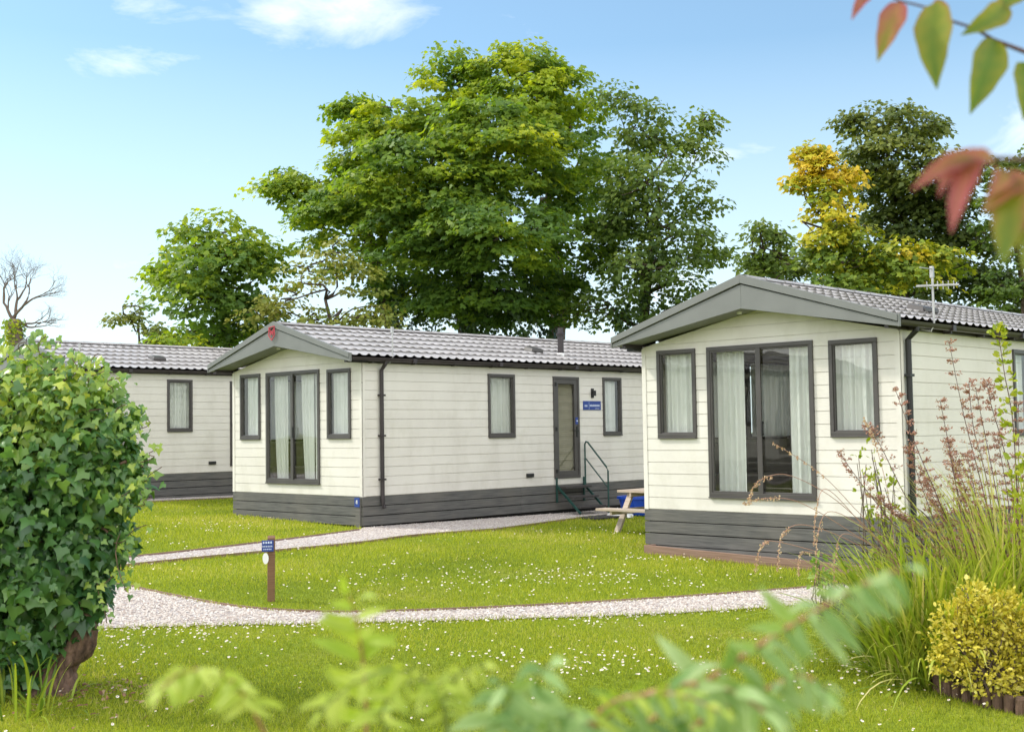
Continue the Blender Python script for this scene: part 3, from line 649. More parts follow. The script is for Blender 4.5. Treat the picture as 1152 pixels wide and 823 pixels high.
for (px,py,sx,sy,m_) in ((1060,770,.65,.30,170),(1000,752,.55,.3,90),(690,706,.5,.22,38),(335,692,.4,.15,55),(200,718,.8,.22,80),(420,712,.35,.15,20),(640,758,.35,.2,34),(760,757,.5,.2,36),(85,752,.25,.2,14),(560,650,1.6,.8,110),(780,632,1.1,.2,60),(700,655,1.0,.6,90),(230,595,1.2,.7,60),(470,660,1.2,.6,60),(660,600,1.2,.4,40),(350,710,.5,.1,30),(690,745,.7,.3,60),(520,740,.9,.35,40),(150,730,.4,.3,30),(620,690,1,.1,30)):
    gx,gy=gp(px,py); cl.append(np.stack([rng.normal(gx,sx*.6,m_),rng.normal(gy,sy*.8,m_)],1))
cl=np.concatenate(cl); kk=mask_out(cl[:,0],cl[:,1]); cl=cl[kk]
X=np.concatenate([X,cl[:,0]]);Y=np.concatenate([Y,cl[:,1]]); daisies(X,Y,rng.uniform(.0065,.0125,len(X))*np.clip(Y/12,1,1.15))
fx,fy=gp(118,785); m_=170; P=np.stack([rng.normal(fx,.28,m_),rng.normal(fy,.30,m_),np.zeros(m_)],1); P[:,2]=-.022*P[:,0]+.010*P[:,1]+rng.uniform(.02,.045,m_)
D=rdir(m_); D[:,2]*=.3; N=rdir(m_)*.4; N[:,2]+=1
M['litter']=leafmat('leaf_litter',[(.12,.06,.03),(.28,.15,.08),(.45,.33,.20)],.8,.1)
o=leaves('leaf_litter',P,D,N,rng.uniform(.02,.05,m_),rng.uniform(0,1,m_),M['litter'],'oval'); o['kind']='stuff'
# ---------------------------------------------------------------- trees
def wob(a,b,n,amp,rnd):
    a=Vector(a);b=Vector(b); out=[]
    o1=Vector((rnd.gauss(0,1),rnd.gauss(0,1),rnd.gauss(0,.6)))*amp; o2=Vector((rnd.gauss(0,1),rnd.gauss(0,1),rnd.gauss(0,.6)))*amp
    for i in range(n+1):
        t=i/n; out.append(a.lerp(b,t)+o1*math.sin(math.pi*t)+o2*math.sin(2*math.pi*t)*.6)
    return out
def tree(label,lobes,depth,base,mt,seed,tr=.3,leaf=.16,pads=1.0,per=70,kind='kite',ivy=None,cat='tree',name='broadleaf_tree',stems=1,padr=.62,fork=.35,flat=.38,group='trees standing behind the caravans',bare=0,barkm='bark'):
    rnd=random.Random(seed); bx,_y,_z=at(base[0],475,depth); by=depth; bz=gz(bx,by)
    root=thing(name,label,cat,(bx,by,bz),0,group)
    L0=Vector((bx,by,bz)); sc_=depth/FPX
    P=[];D=[];N=[];S=[];Va=[]; tb=MB()
    lo=[]
    for l in lobes:
        px,py,rx,ry=l[:4]; dd=l[4] if len(l)>4 else 0; vm=l[5] if len(l)>5 else None; dens=l[6] if len(l)>6 else 1
        c=at(px,py,depth+dd); lo.append((c,rx*sc_,ry*sc_,vm,dens))
    zc=min(c.z-ry for c,rx,ry,_,_ in lo); cen=sum((c for c,*_ in lo),Vector())/len(lo)
    tips=[]
    for s in range(stems):
        off=Vector(((s-(stems-1)/2)*tr*3.2,rnd.uniform(-.4,.4),0)) if stems>1 else Vector()
        top=Vector((cen.x+off.x*2,by+off.y,zc+(cen.z-zc)*(.7+fork*.5)))
        pth=wob(L0+off*.6,top,8,tr*.5,rnd); tips.append(pth)
        tb.tube([p-L0 for p in pth],[tr*(1.25 if i==0 else 1)*(1-.75*i/8) for i in range(9)],9)
    for (c,rx,ry,vm,dens) in lo:
        pth=min(tips,key=lambda p_:(p_[4]-c).length); 
        cand=[p for p in pth[2:] if p.z<c.z+.5] or [pth[2]]; s0=min(cand,key=lambda p_:(p_-c).length+.6*abs(p_.z-(c.z-.5*abs(c.x-p_.x)))) 
        lim=wob(s0,c,6,.28,rnd); r0=max(.035,tr*.36*min(1,rx/2)); tb.tube([p-L0 for p in lim],[r0*(1-.72*i/6) for i in range(7)],6)
        area=4*math.pi*((rx*ry)**.8*rx**.4*1.0); npad=max(6,int(area*1.0*pads*dens/ (padr/.62)**1.6))
        for q in range(npad):
            d=Vector(rdir(1)[0]); 
            if rnd.random()<.55 and d.y>0: d.y*=-1
            rr=rnd.uniform(.72,1.08) if rnd.random()<.78 else rnd.uniform(.2,.7)
            pc=c+Vector((d.x*rx,d.y*rx*.9,d.z*ry))*rr
            if rnd.random()<.42:
                br=wob(c.lerp(pc,.15),pc,3,.12,rnd); tb.tube([p-L0 for p in br],[.028,.022,.015,.008],4,False)
            m_=int(per*rnd.uniform(.6,1.3)); pr=padr*rnd.uniform(.65,1.25)
            out=Vector((d.x,d.y,.15)).normalized(); ax=rdir(m_)*np.array([1,1,flat])*pr*(rng.uniform(.1,1,(m_,1))**.45)
            h=ax[:,0]*out.x+ax[:,1]*out.y; ax[:,2]-=.32*np.abs(h)*(h>0)+.12*(ax[:,0]**2+ax[:,1]**2)/pr
            P.append(ax+np.array(pc-L0)); 
            dr=ax*np.array([1,1,.3])+rdir(m_)*.35*pr; dr[:,2]-=.28*pr; D.append(dr)
            nn=rdir(m_)*.55+np.array([out.x*.45,out.y*.45,.85]); N.append(nn)
            S.append(leaf*rng.uniform(.6,1.25,m_)); 
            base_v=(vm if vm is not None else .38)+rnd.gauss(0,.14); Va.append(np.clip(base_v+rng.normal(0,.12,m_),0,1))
    tb.build('trunk',M[barkm],root,smooth=True)
    P=np.concatenate(P);D=np.concatenate(D);N=np.concatenate(N);S=np.concatenate(S);Va=np.concatenate(Va)
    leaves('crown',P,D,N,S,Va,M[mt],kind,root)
    if ivy:
        P=[];D=[];N=[];S=[]
        for (px,py,rx,ry,dd) in ivy:
            c=at(px,py,depth+dd); rx_=rx*sc_;ry_=ry*sc_; m_=int(900*rx_*ry_)+60
            z=rng.uniform(-1,1,m_); th=rng.uniform(0,6.28,m_); r=rx_*(.8+.3*np.sin(z*9+dd)+.15*rng.normal(size=m_))*np.sqrt(np.clip(1.15-z*z*.55,0,9))
            P.append(np.stack([c.x+r*np.cos(th),c.y+r*np.sin(th),c.z+z*ry_],1)-np.array(L0)); o3=np.stack([np.cos(th),np.sin(th),0*th+.35],1)+rdir(m_)*.4; N.append(o3); dd_=rdir(m_)*.6;dd_[:,2]-=1;D.append(dd_); S.append(rng.uniform(.08,.17,m_))
        P=np.concatenate(P);leaves('ivy',P,np.concatenate(D),np.concatenate(N),np.concatenate(S),np.clip(rng.normal(.4,.25,len(P)),0,1),M['ivydark'],'kite',root)
    return root
tree('huge sycamore towering over the middle caravan, yellow green outer leaves and ivy clad stems',
 [(575,92,62,40,-.5,.55),(510,82,40,30,0,.45),(632,100,42,36,0,.55),(480,128,62,40,-1,.62),(420,170,56,44,-.5,.6,1.2),(440,235,60,40,-2,.4,1.2),(520,230,60,50,-3.5,.35,1.1),(600,120,50,40,-1.5,.6),(405,128,38,22,0,.5,.55),(392,118,16,14,0,.45,.5),(350,208,52,28,0,.6,.8),(325,215,34,20,0,.6,.7),(395,240,58,34,-1.5,.42),(470,205,78,50,-3,.38),(560,170,80,55,-3.2,.48),(625,185,52,52,-2,.4),(560,268,85,36,-4,.30),(480,275,62,34,-3,.25),(420,290,50,30,-1,.42,.7),(360,255,34,22,0,.5,.6),(640,262,42,36,-2.5,.32),(545,325,84,34,-2,.18,1.1),(610,330,48,30,-1.5,.2),(460,330,48,26,-1,.25,.8),(655,150,26,40,1,.5,.7),(675,190,26,40,1,.35,.8),(672,250,28,36,1,.3,.8),(500,330,40,30,0,.2,.9),(560,268,50,16,-5,.45,.8),(435,205,36,14,-3.5,.7),(578,158,36,14,-4.5,.7)],  # top-left lobes yellower: new growth, partly sunlight put into the leaf colour
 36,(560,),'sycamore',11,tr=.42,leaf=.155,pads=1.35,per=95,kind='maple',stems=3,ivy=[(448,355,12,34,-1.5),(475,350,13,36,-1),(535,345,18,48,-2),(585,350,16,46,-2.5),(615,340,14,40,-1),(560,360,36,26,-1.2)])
tree('dark green tree of small rounded leaves right of the huge sycamore',
 [(690,112,28,20,0,.4,.7),(718,140,42,32,0,.5,.75),(740,150,28,30,0,.5,.6),(790,138,10,10,0,.6,.7),(778,175,32,20,0,.6,.6),(735,205,52,40,-1,.45,.8),(795,225,32,18,0,.5,.55),(700,230,40,48,-.5,.3,.9),(760,262,55,32,-1,.45,.8),(730,305,58,30,-1.5,.3,.9),(795,285,34,18,0,.4,.6),(690,345,42,28,0,.3,.6),(680,280,40,36,1,.2,.9),(740,355,50,20,-.5,.3,.6),(775,330,26,14,0,.3,.7),(640,350,22,18,1,.5,.35)],
 33,(722,),'alder',12,tr=.26,leaf=.15,pads=1.5,per=52,padr=.46,flat=.6,ivy=[(722,330,8,56,-.3),(700,365,10,26,-.2)])
tree('broad mid green tree behind the roof of the left caravan',
 [(245,262,36,22,0,.5),(215,258,22,14,0,.45,.7),(275,270,34,24,0,.5),(300,290,28,22,0,.4),(205,298,40,24,0,.6,.85),(185,312,20,14,0,.6,.8),(240,300,55,30,-1,.35),(285,315,40,30,-.5,.25),(225,335,58,28,-1,.25),(265,350,55,24,-.5,.15),(225,370,48,18,0,.2),(280,372,36,18,0,.2,.8)],
 33,(252,),'sycamore',13,tr=.3,leaf=.17,pads=1.15,per=60,kind='maple')
tree('loose yellow green tree with bare slanting boughs beside the sycamore',
 [(345,300,30,20,0,.8,.55),(375,285,28,20,0,.7,.5),(395,320,38,22,0,.6,.5),(430,345,34,20,0,.55,.45),(330,335,30,20,0,.8,.8),(345,358,32,14,0,.6,.7),(300,350,24,16,0,.7,.8),(405,355,34,12,0,.5,.4)],
 31,(385,),'olive',14,tr=.15,leaf=.13,pads=.95,per=48,padr=.42)
tree('small thin grey green treetop above the left caravan roof',
 [(133,357,16,6,0,.6,.7),(152,352,9,12,0,.6,.8),(160,368,20,16,0,.4,.6),(178,372,13,10,0,.5,.6)],38,(160,),'olive',15,tr=.10,leaf=.15,pads=.8,per=30,padr=.35,cat='tree')
tree('low round bush between the thin treetop and the broad tree',[(198,383,26,12,0,.6),(180,386,16,8,0,.6)],31,(195,),'sycamore',16,tr=.1,leaf=.14,pads=1.2,per=50,padr=.4,cat='bush',name='leafy_bush')
tree('small loose tree left of the golden tree above the nearest roof',
 [(856,258,12,14,0,.5,.8),(870,268,18,16,0,.45,.8),(850,285,20,14,0,.4,.8),(872,295,24,16,0,.4,.9),(850,305,18,8,0,.4)],30,(862,),'alder',17,tr=.13,leaf=.14,pads=1,per=46,padr=.4)
tree('tree with golden yellow autumn foliage above the nearest caravan roof',
 [(913,172,6,7,0,.85,.8),(925,188,20,12,0,.9),(945,200,16,14,0,.9),(908,206,20,9,0,.72),(935,222,24,16,-.5,.62),(925,255,30,18,-1,.62),(955,262,26,16,-.8,.45),(925,285,34,18,-.5,.36),(960,292,46,22,-1,.25),(1015,282,36,13,-1,.5,.8),(1055,290,24,10,-1,.55,.7),(1000,308,50,15,-1.2,.35),(950,318,40,10,-1,.3)],
 27,(955,),'goldleaf',18,tr=.2,leaf=.125,pads=1.5,per=75,kind='maple',padr=.5)
tree('tall dense dark olive tree behind the golden tree',
 [(1000,137,50,17,0,.6),(960,136,26,9,0,.55,.8),(1045,142,26,13,0,.6),(1000,168,54,24,-.5,.6),(975,190,36,22,0,.4),(1035,192,48,28,-1,.5),(1000,225,60,28,0,.35),(1060,235,46,34,-.5,.3),(1010,262,55,28,0,.25),(1080,275,48,34,0,.25),(1050,310,58,24,-.5,.25),(1105,315,44,28,0,.2),(1085,205,30,24,0,.45,.9),(980,300,50,26,1,.2),(900,290,36,20,1.5,.35),(875,305,24,12,2,.4,.8),(1130,335,34,20,0,.2)],
 37,(1030,),'darkleaf',19,tr=.36,leaf=.17,pads=1.6,per=75)
tree('thin gappy tree at the right edge of the picture',
 [(1108,188,18,13,0,.5,.8),(1142,195,18,20,0,.5,.8),(1120,218,26,20,0,.4,.8),(1150,240,24,28,0,.4,.8),(1115,262,22,24,0,.3,.8),(1148,290,20,28,0,.3,.8),(1128,325,24,24,0,.3,.9),(1165,200,25,40,0,.4,.7),(1170,300,25,40,0,.3,.7)],
 34,(1150,),'alder',20,tr=.2,leaf=.15,pads=1.2,per=52,padr=.42)
# leafless tree on the left
def bare_tree():
    rnd=random.Random(5); d=40; bx=at(18,475,d).x; bz=gz(bx,d); L0=Vector((bx,d,bz))
    root=thing('bare_tree','leafless tree with mossy trunk above the left caravan roof','tree',L0,0,'trees standing behind the caravans')
    tb=MB(); moss=[]
    def grow(p,dirv,ln,r,lev):
        q=p+dirv*ln; pth=wob(p,q,4,ln*.05,rnd); r1=r*.64; tb.tube([x-L0 for x in pth],[r+(r1-r)*i/4 for i in range(5)],6 if lev<3 else 4,False)
        if lev>=8: return
        n=2 if lev<1 else rnd.choice([2,2,3])
        for k in range(n):
            a=Vector((rnd.gauss(0,1),rnd.gauss(0,.8),rnd.gauss(.15,.5))); dd=(dirv+a.normalized()*(.62 if lev<4 else .8)).normalized(); dd.z=max(dd.z,-.1)
            t=1 if k==0 else rnd.uniform(.5,1); grow(p.lerp(q,t),dd,ln*rnd.uniform(.66,.86),r1*rnd.uniform(.75,1),lev+1)
    top=at(16,360,d); p1=wob(L0,top,6,.15,rnd); tb.tube([x-L0 for x in p1],[.38-.03*i for i in range(7)],8)
    for a,b in ((at(40,330,d),.8),(at(-5,325,d),.7),(at(20,300,d),.7),(at(45,375,d),.5)):
        dv=(a-top).normalized(); dv.y+=rnd.uniform(-.3,.3); grow(top,dv.normalized(),b*.95,.06,1)
    tb.build('branches',M['twig'],root,smooth=True)
    m_=900; i=rng.integers(0,3,m_); th=rng.uniform(0,6.28,m_); t=rng.uniform(.55,1,m_); P=np.array([list(L0.lerp(top,float(x))-L0) for x in t])+np.stack([np.cos(th),np.sin(th),0*th],1)*.30
    leaves('moss',P,rdir(m_),np.stack([np.cos(th),np.sin(th),.3+0*th],1),rng.uniform(.08,.16,m_),rng.uniform(.4,1,m_),M['sycamore'],'kite',root)
bare_tree()
# ---------------------------------------------------------------- ivy-smothered stump, left foreground
def ivy_bush():
    rnd=random.Random(3); gx,gy=gp(62,778); L0=Vector((gx,gy,gz(gx,gy)))
    root=thing('ivy_bush','big dark green ivy bush smothering an old red brown trunk','bush',L0)
    d=gy
    tb=MB()
    for k in range(34):
        a=rnd.uniform(0,6.28); r=rnd.uniform(.008,.036); p0=L0+Vector((.15*math.cos(a)-.05,.12*math.sin(a),-.05)); p1=at(84+rnd.uniform(-22,22),708,d)+Vector((0,rnd.uniform(-.08,.08),0)); p2=at(40+rnd.uniform(-40,60),560,d); p3=at(20+rnd.uniform(-60,90),450,d)
        pts=smooth([tuple(p0-L0),tuple(p0.lerp(p1,.45)-L0+Vector((-.03,0,0))),tuple(p1-L0),tuple(p2-L0),tuple(p3-L0)],5)
        n=len(pts); tb.tube(pts,[(r*1.25+.025)*(1-.65*i/n)*(1+.2*math.sin(i*1.9+k)+.1*math.sin(i*4.1+2*k)) for i in range(n)],9)
    tb.build('trunk',M['stump'],root,smooth=True)
    tw=MB()
    lob=[(20,445,80,50),(70,450,70,45),(105,480,48,50),(40,520,110,80),(120,530,42,55),(100,580,50,60),(30,620,100,80),(85,650,46,55),(10,700,70,70),(-40,560,90,120),(70,700,30,30),(150,525,14,16)]
    P=[];N=[];D=[];S=[];V=[]
    sc_=d/FPX
    for px,py,rx,ry in lob:
        c=at(px,py,d); rx_=rx*sc_; ry_=ry*sc_; m_=int(2900*(rx_*ry_)/.35)
        if rx<20: m_=60
        u=rdir(m_); u[:,1]=np.where(rng.uniform(0,1,m_)<.6,-np.abs(u[:,1]),u[:,1])
        rr=np.where(rng.uniform(0,1,m_)<.8,rng.uniform(.82,1.06,m_),rng.uniform(.5,.85,m_))
        rr*=1+.17*np.sin(u[:,0]*7+px)*np.sin(u[:,2]*8+py)+.07*rng.normal(size=m_)
        p=np.array(c)+u*np.array([rx_,min(rx_,.55),ry_])*rr[:,None]; P.append(p)
        N.append(u*np.array([.7,.9,.5])+np.array([-.1,-.1,.5])+rdir(m_)*.62); dd=rdir(m_)*.8+u*.2; dd[:,2]-=.75; D.append(dd)
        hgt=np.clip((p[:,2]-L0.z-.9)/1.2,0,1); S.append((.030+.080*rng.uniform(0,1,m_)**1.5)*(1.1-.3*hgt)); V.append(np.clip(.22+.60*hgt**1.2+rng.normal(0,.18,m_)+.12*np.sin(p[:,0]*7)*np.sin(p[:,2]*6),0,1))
        for k in range(7):
            e=c+Vector((rnd.uniform(-1,1)*rx_,-rnd.uniform(.2,.5)*min(rx_,.55),rnd.uniform(-1,1)*ry_)); tw.tube([x-L0 for x in wob(c+Vector((0,-.1,0)),e,4,.06,rnd)],[.012,.010,.008,.006,.004],5,False)
    # trailing sprigs
    for a,b,n in (((150,540),(182,525),14),((60,400),(52,378),16),((100,430),(120,412),10),((120,610),(165,590),8),((110,660),(140,640),10),((135,600),(142,665),14),((110,655),(120,700),12),((20,400),(28,385),8),((80,425),(84,392),14),((35,395),(40,372),12),((120,445),(135,425),12),((145,490),(165,470),12),((158,520),(176,505),10),((150,570),(170,560),12),((130,560),(155,545),14),((0,395),(-4,378),10),((90,410),(110,398),12),((125,470),(150,452),12)):
        pa,pb=at(*a,d-.25),at(*b,d-.3); pth=wob(pa,pb,5,.03,rnd); tw.tube([x-L0 for x in pth],.003,4,False)
        for k in range(n):
            p=pth[0].lerp(pth[-1],rnd.random())+Vector((rnd.gauss(0,.03),rnd.gauss(0,.03),rnd.gauss(0,.03))); P.append(np.array([list(p)])); N.append(np.array([[rnd.gauss(0,.5),-1,.6]])); D.append(np.array([[rnd.gauss(0,.7),-.2,-.7]])); S.append(np.array([rnd.uniform(.035,.06)])); V.append(np.array([rnd.uniform(.4,.95)]))
    tw.build('stems',M['stump'],root)
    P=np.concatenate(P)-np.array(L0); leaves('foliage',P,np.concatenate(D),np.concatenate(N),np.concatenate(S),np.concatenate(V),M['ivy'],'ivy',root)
ivy_bush()
# strap leaves at its foot
def clump(label,bx,by,n,lmin,lmax,wid,lean,spread,mt,seed,name='grass_clump',cat='plant',vmean=.5,side=0,group=None,rad=.2):
    """arching strap leaves from one crown"""
    rnd=random.Random(seed); L0=Vector((bx,by,gz(bx,by))); V=[];F=[];var=[]
    for i in range(n):
        a=rnd.uniform(0,6.28); r=rad*math.sqrt(rnd.random()); p=Vector((r*math.cos(a),r*math.sin(a),0)); l=rnd.uniform(lmin,lmax); th=rnd.gauss(0,spread)+ (side if rnd.random()<.5 else 0)
        az=a+rnd.gauss(0,.6); out=Vector((math.cos(az),math.sin(az),0)); up_=Vector((0,0,1)); ang=abs(rnd.gauss(0,spread)); bend=rnd.uniform(.2,1)*lean
        w=wid*rnd.uniform(.6,1.2); k=9; s=len(V); d=(up_*math.cos(ang)+out*math.sin(ang)); vv=min(1,max(0,rnd.gauss(vmean,.18))); sid=Vector((-out.y,out.x,0)); sid=(sid+out*rnd.uniform(-.7,.7)).normalized()
        for j in range(k):
            t=j/(k-1); ww=w*(1-t**2.2)*(.55+.9*t if t<.4 else .91)+.0008
            V.append(tuple(p-sid*ww/2)); V.append(tuple(p+sid*ww/2)); var+=[min(1,vv+.25*t*t)]*2
            ang2=ang+bend*t*t*1.9; d=(up_*math.cos(ang2)+out*math.sin(ang2)); p=p+d*(l/(k-1))
        for j in range(k-1): q=s+2*j; F.append((q,q+1,q+3,q+2))
    o=np_mesh(name,V,F,M[mt],None,var); o.location=L0; return tag(o,label,cat,group)
gx,gy=gp(30,800); clump('tuft of long strap leaves at the foot of the ivy bush',gx,gy,70,.2,.55,.022,1.2,.9,'blade',31,vmean=.3,rad=.35)
# ---------------------------------------------------------------- flower bed, right
bed=MB(); n=len(BED); c=(sum(p[0] for p in BED)/n,sum(p[1] for p in BED)/n)
for i in range(n): a,b=BED[i],BED[(i+1)%n]; bed.poly([(a[0],a[1],gz(*a)+.03),(b[0],b[1],gz(*b)+.03),(c[0],c[1],gz(*c)+.12)])
o=bed.build('flower_bed',M['soil']); o['kind']='structure'
lg=thing('log_edging','row of short upright brown logs edging the flower bed','edging',(*gp(1085,785),gz(*gp(1085,785))))
L0=Vector(lg.location)
edge=smooth([BED[0],BED[1],BED[2],BED[3],BED[4]],30); acc=0; last=None
path=[edge[0]]
for p in edge[1:]:
    if math.hypot(p[0]-path[-1][0],p[1]-path[-1][1])>=.072: path.append(p)
for i,p in enumerate(path[:26]):
    r=.033+random.uniform(-.003,.003); z=gz(*p); h=.11+random.uniform(-.012,.012)
    mb=MB(); mb.tube([Vector((p[0],p[1],z-.03))-L0,Vector((p[0],p[1],z+h*.85))-L0,Vector((p[0],p[1],z+h))-L0],[r,r,r*.8],10); mb.build('log',M['log'],lg)
def shrub(label,lob,d,base,mt,kind,leaf,dens,seed,name,vm=.5,wy=.4,cat='shrub'):
    rnd=random.Random(seed); gx=at(base,700,d).x; L0=Vector((gx,d,gz(gx,d))); root=thing(name,label,cat,L0); sc_=d/FPX; P=[];N=[];D=[];S=[];V=[]; tw=MB()
    for px,py,rx,ry in lob:
        c=at(px,py,d); rx_=rx*sc_; ry_=ry*sc_; m_=int(dens*(rx_*ry_)); u=rdir(m_); u[:,1]=np.where(rng.uniform(0,1,m_)<.6,-np.abs(u[:,1]),u[:,1])
        rr=rng.uniform(.6,1.1,m_)*(1+.22*np.sin(u[:,0]*8+px)*np.sin(u[:,2]*9)+.08*np.sin(u[:,0]*19+px)*np.sin(u[:,2]*23)); p=np.array(c)+u*np.array([rx_,min(rx_,wy),ry_])*rr[:,None]; P.append(p)
        N.append(u*.6+np.array([0,-.2,.6])+rdir(m_)*.5); D.append(u+rdir(m_)*.7+np.array([0,0,.25])); S.append(leaf*rng.uniform(.6,1.25,m_)); V.append(np.clip(vm+rng.normal(0,.2,m_)+.15*np.sin(p[:,0]*17)*np.sin(p[:,2]*15),0,1))
        for k in range(8): tw.tube([x-L0 for x in wob(L0,c+Vector((rnd.uniform(-.8,.8)*rx_,rnd.uniform(-.8,.8)*min(rx_,wy),rnd.uniform(-.5,.8)*ry_)),4,.04,rnd)],[.009,.008,.006,.004,.003],4,False)
    tw.build('stems',M['twig'],root); leaves('foliage',np.concatenate(P)-np.array(L0),np.concatenate(D),np.concatenate(N),np.concatenate(S),np.concatenate(V),M[mt],kind,root); return root
shrub('golden yellow leaved shrub spilling over the log edging',[(1078,722,30,36),(1112,752,42,28),(1102,694,26,34),(1146,722,26,36),(1070,695,18,22),(1092,672,14,20),(1128,680,16,18),(1150,762,34,22),(1060,742,16,18),(1180,740,40,45),(1136,700,22,26)],7.75,1115,'euon','oval',.032,24000,41,'golden_shrub',.45,.32)
PG=(3.12,8.75)
clump('big clump of arching green strap leaves behind the golden shrub',2.92,8.55,1300,.5,1.2,.033,1.0,.50,'blade',42,name='strap_leaf_clump',vmean=.42,rad=.48)
clump('upright clump of long yellow green blades at the right edge of the picture',3.52,8.55,800,.8,1.75,.021,.75,.26,'blade',43,name='grass_clump',vmean=.58,rad=.40)
clump('fine wispy grass clump at the left end of the flower bed',2.62,8.35,520,.4,.95,.009,.9,.36,'blade',44,name='grass_clump',vmean=.62,rad=.20)
shrub('bright green leafy sprig plant between the grasses and the nearest caravan',[(975,520,14,20),(990,560,22,34),(1000,600,28,30),(1040,600,25,30)],9.3,1000,'lime','oval',.045,2600,45,'leafy_plant',.3,.2)
shrub('small broad leaved green plant at the end of the gravel path',[(930,640,18,14),(950,655,16,12),(922,655,10,10)],9.6,935,'forel','oval',.075,2200,46,'leafy_plant',.4,.15)
def seedstem(label,pts,d,seed,group,dens=1,head=.45,sz=.019,name='seed_head_stem',mt='seed',stem='plum',r=.005):
    rnd=random.Random(seed); P3=[at(x,y,d+(.2*(i/len(pts)))) for i,(x,y) in enumerate(pts)]; b=P3[0]; g=Vector((b.x,b.y,gz(b.x,b.y)))
    if b.z>g.z+.03: P3=[g]+P3
    L0=P3[0]; root=thing(name,label,'plant',L0,0,group); path=[Vector(p) for p in smooth([tuple(p) for p in P3],6)]; n=len(path)
    mb=MB(); mb.tube([p-L0 for p in path],[r*(1-.65*i/n) for i in range(n)],5,False); P=[];D=[];N=[];S=[]; i0=int(n*(1-head))
    sb=mb
    for i in range(i0,n):
        t=(i-i0)/max(1,n-i0)
        for k in range(int(2*dens)+1):
            a=rnd.uniform(0,6.28); ln=(.075*(1-.6*t)+.01)*rnd.uniform(.6,1.1); dv=Vector((math.cos(a),.5*math.sin(a),.35)).normalized(); q=path[i]+dv*ln; sb.tube([path[i]-L0,q-L0],.0012,3,False)
            for c in range(14 if mt=='seed' else 4):
                P.append(list(q-L0-dv*rnd.uniform(0,.9)*ln+Vector((rnd.gauss(0,.007),rnd.gauss(0,.007),rnd.gauss(0,.007))))); D.append([dv.x+rnd.gauss(0,.5),dv.y+rnd.gauss(0,.5),.6+rnd.gauss(0,.5)]); S.append(sz*rnd.uniform(.5,1))
    mb.build('stem',M[stem],root)
    m_=len(P); leaves('loose_seeds' if mt=='seed' else 'foliage',P,D,rdir(m_),S,rng.uniform(0,1,m_),M[mt],'oval' if mt!='seed' else 'kite',root); return root  # seed stems carry loose seed bits here, lime shoots carry leaves
SG='tall brown seed heads in the flower bed'
sd_=[('tallest dark seed head stem, leaning left against the siding',[(1125,640),(1108,560),(1085,470),(1068,386)],8.6,1,.5),
('seed head stem leaning right of the tallest one',[(1120,620),(1110,540),(1095,480),(1090,430)],8.7,1.2,.45),
('short seed head stem just left of the caravan side window',[(1140,560),(1128,500),(1115,455),(1110,430)],8.8,1,.5),
('pink brown seed head stem crossing the black downpipe',[(1075,620),(1055,560),(1030,500),(1008,440)],8.6,1,.6),
('drooping thin seed head stem low in front of the siding left of the downpipe',[(1040,640),(1005,590),(970,545),(945,510)],8.8,.8,.45),
('seed head stem standing low between the pink and the tallest stems',[(1100,640),(1085,580),(1072,530),(1068,495)],8.5,1,.5),
('bushy seed head stem beside the golden blades',[(1120,650),(1105,590),(1095,545),(1088,510)],8.4,1.2,.5),
('faint thin seed head stem left of the white window corner',[(1050,600),(1020,560),(990,500),(975,480)],9,.5,.4)]
for i,(lb,p,d,de,hd) in enumerate(sd_): seedstem(lb,p,d,60+i,SG,de,hd)
for i,(x0_,x1_,y1_,lb) in enumerate(((1090,1058,452,'feathery plume leaning over the near end of the siding'),(1105,1076,520,'feathery plume below the tallest dark stem'),(1135,1098,440,'upright feathery plume right of the tallest dark stem'),(1060,1022,505,'feathery plume beside the black downpipe'),(1145,1122,490,'feathery plume at the foot of the side window'),(1150,1146,455,'feathery plume at the right picture edge'),(1040,985,560,'low feathery plume over the corner of the skirting'),(1075,1040,540,'short feathery plume in the middle of the clump'))):
    seedstem(lb,[(x0_,660),(x0_-6,600),((x0_+x1_)/2-2,(600+y1_)/2),(x1_,y1_)],8.45+.05*i,160+i,SG,2,.62,.016)
seedstem('plum stemmed shoot with lime leaves rising beside the caravan side window',[(1150,700),(1146,600),(1140,480),(1130,420),(1122,368)],8.3,75,None,1,.72,.055,'lime_leaf_shoot','lime','plum',.006)
seedstem('second lime leaved shoot at the right picture edge',[(1165,720),(1158,640),(1150,560),(1158,520)],8.2,76,None,1,.6,.055,'lime_leaf_shoot','lime','plum',.006)
AG='arching straw stems hanging from the flower bed'
ar=[('straw stem arching farthest left in front of the patio door',[(1010,640),(960,600),(900,565),(862,560),(838,566)]),('straw stem arching up to the patio door mullion',[(1010,640),(950,570),(890,535),(855,540),(842,560)]),
('drooping straw stem over the grey skirting boards',[(1020,650),(960,610),(905,590),(880,602),(875,640)]),('straw stem drooping near the right end of the skirting',[(1020,650),(980,600),(935,575),(920,600),(918,650)]),
('low straw stem above the timber kerb',[(1010,655),(950,630),(880,610),(858,612),(850,640)]),('long thin straw stem crossing the patio door diagonally',[(1020,640),(960,570),(920,530),(870,498)]),
('straw stem with a hanging pale tip below the corner window',[(1020,650),(970,590),(930,550),(918,575),(916,610)]),('straw stem arching beside the small broad leaved plant',[(1030,660),(990,620),(950,600),(940,625),(938,660)]),
('short straw stem over the timber kerb near the path',[(1000,665),(960,640),(905,620),(898,645)]),('pink straw stem standing right of the corner window',[(1010,640),(1000,560),(985,500),(972,470)])]
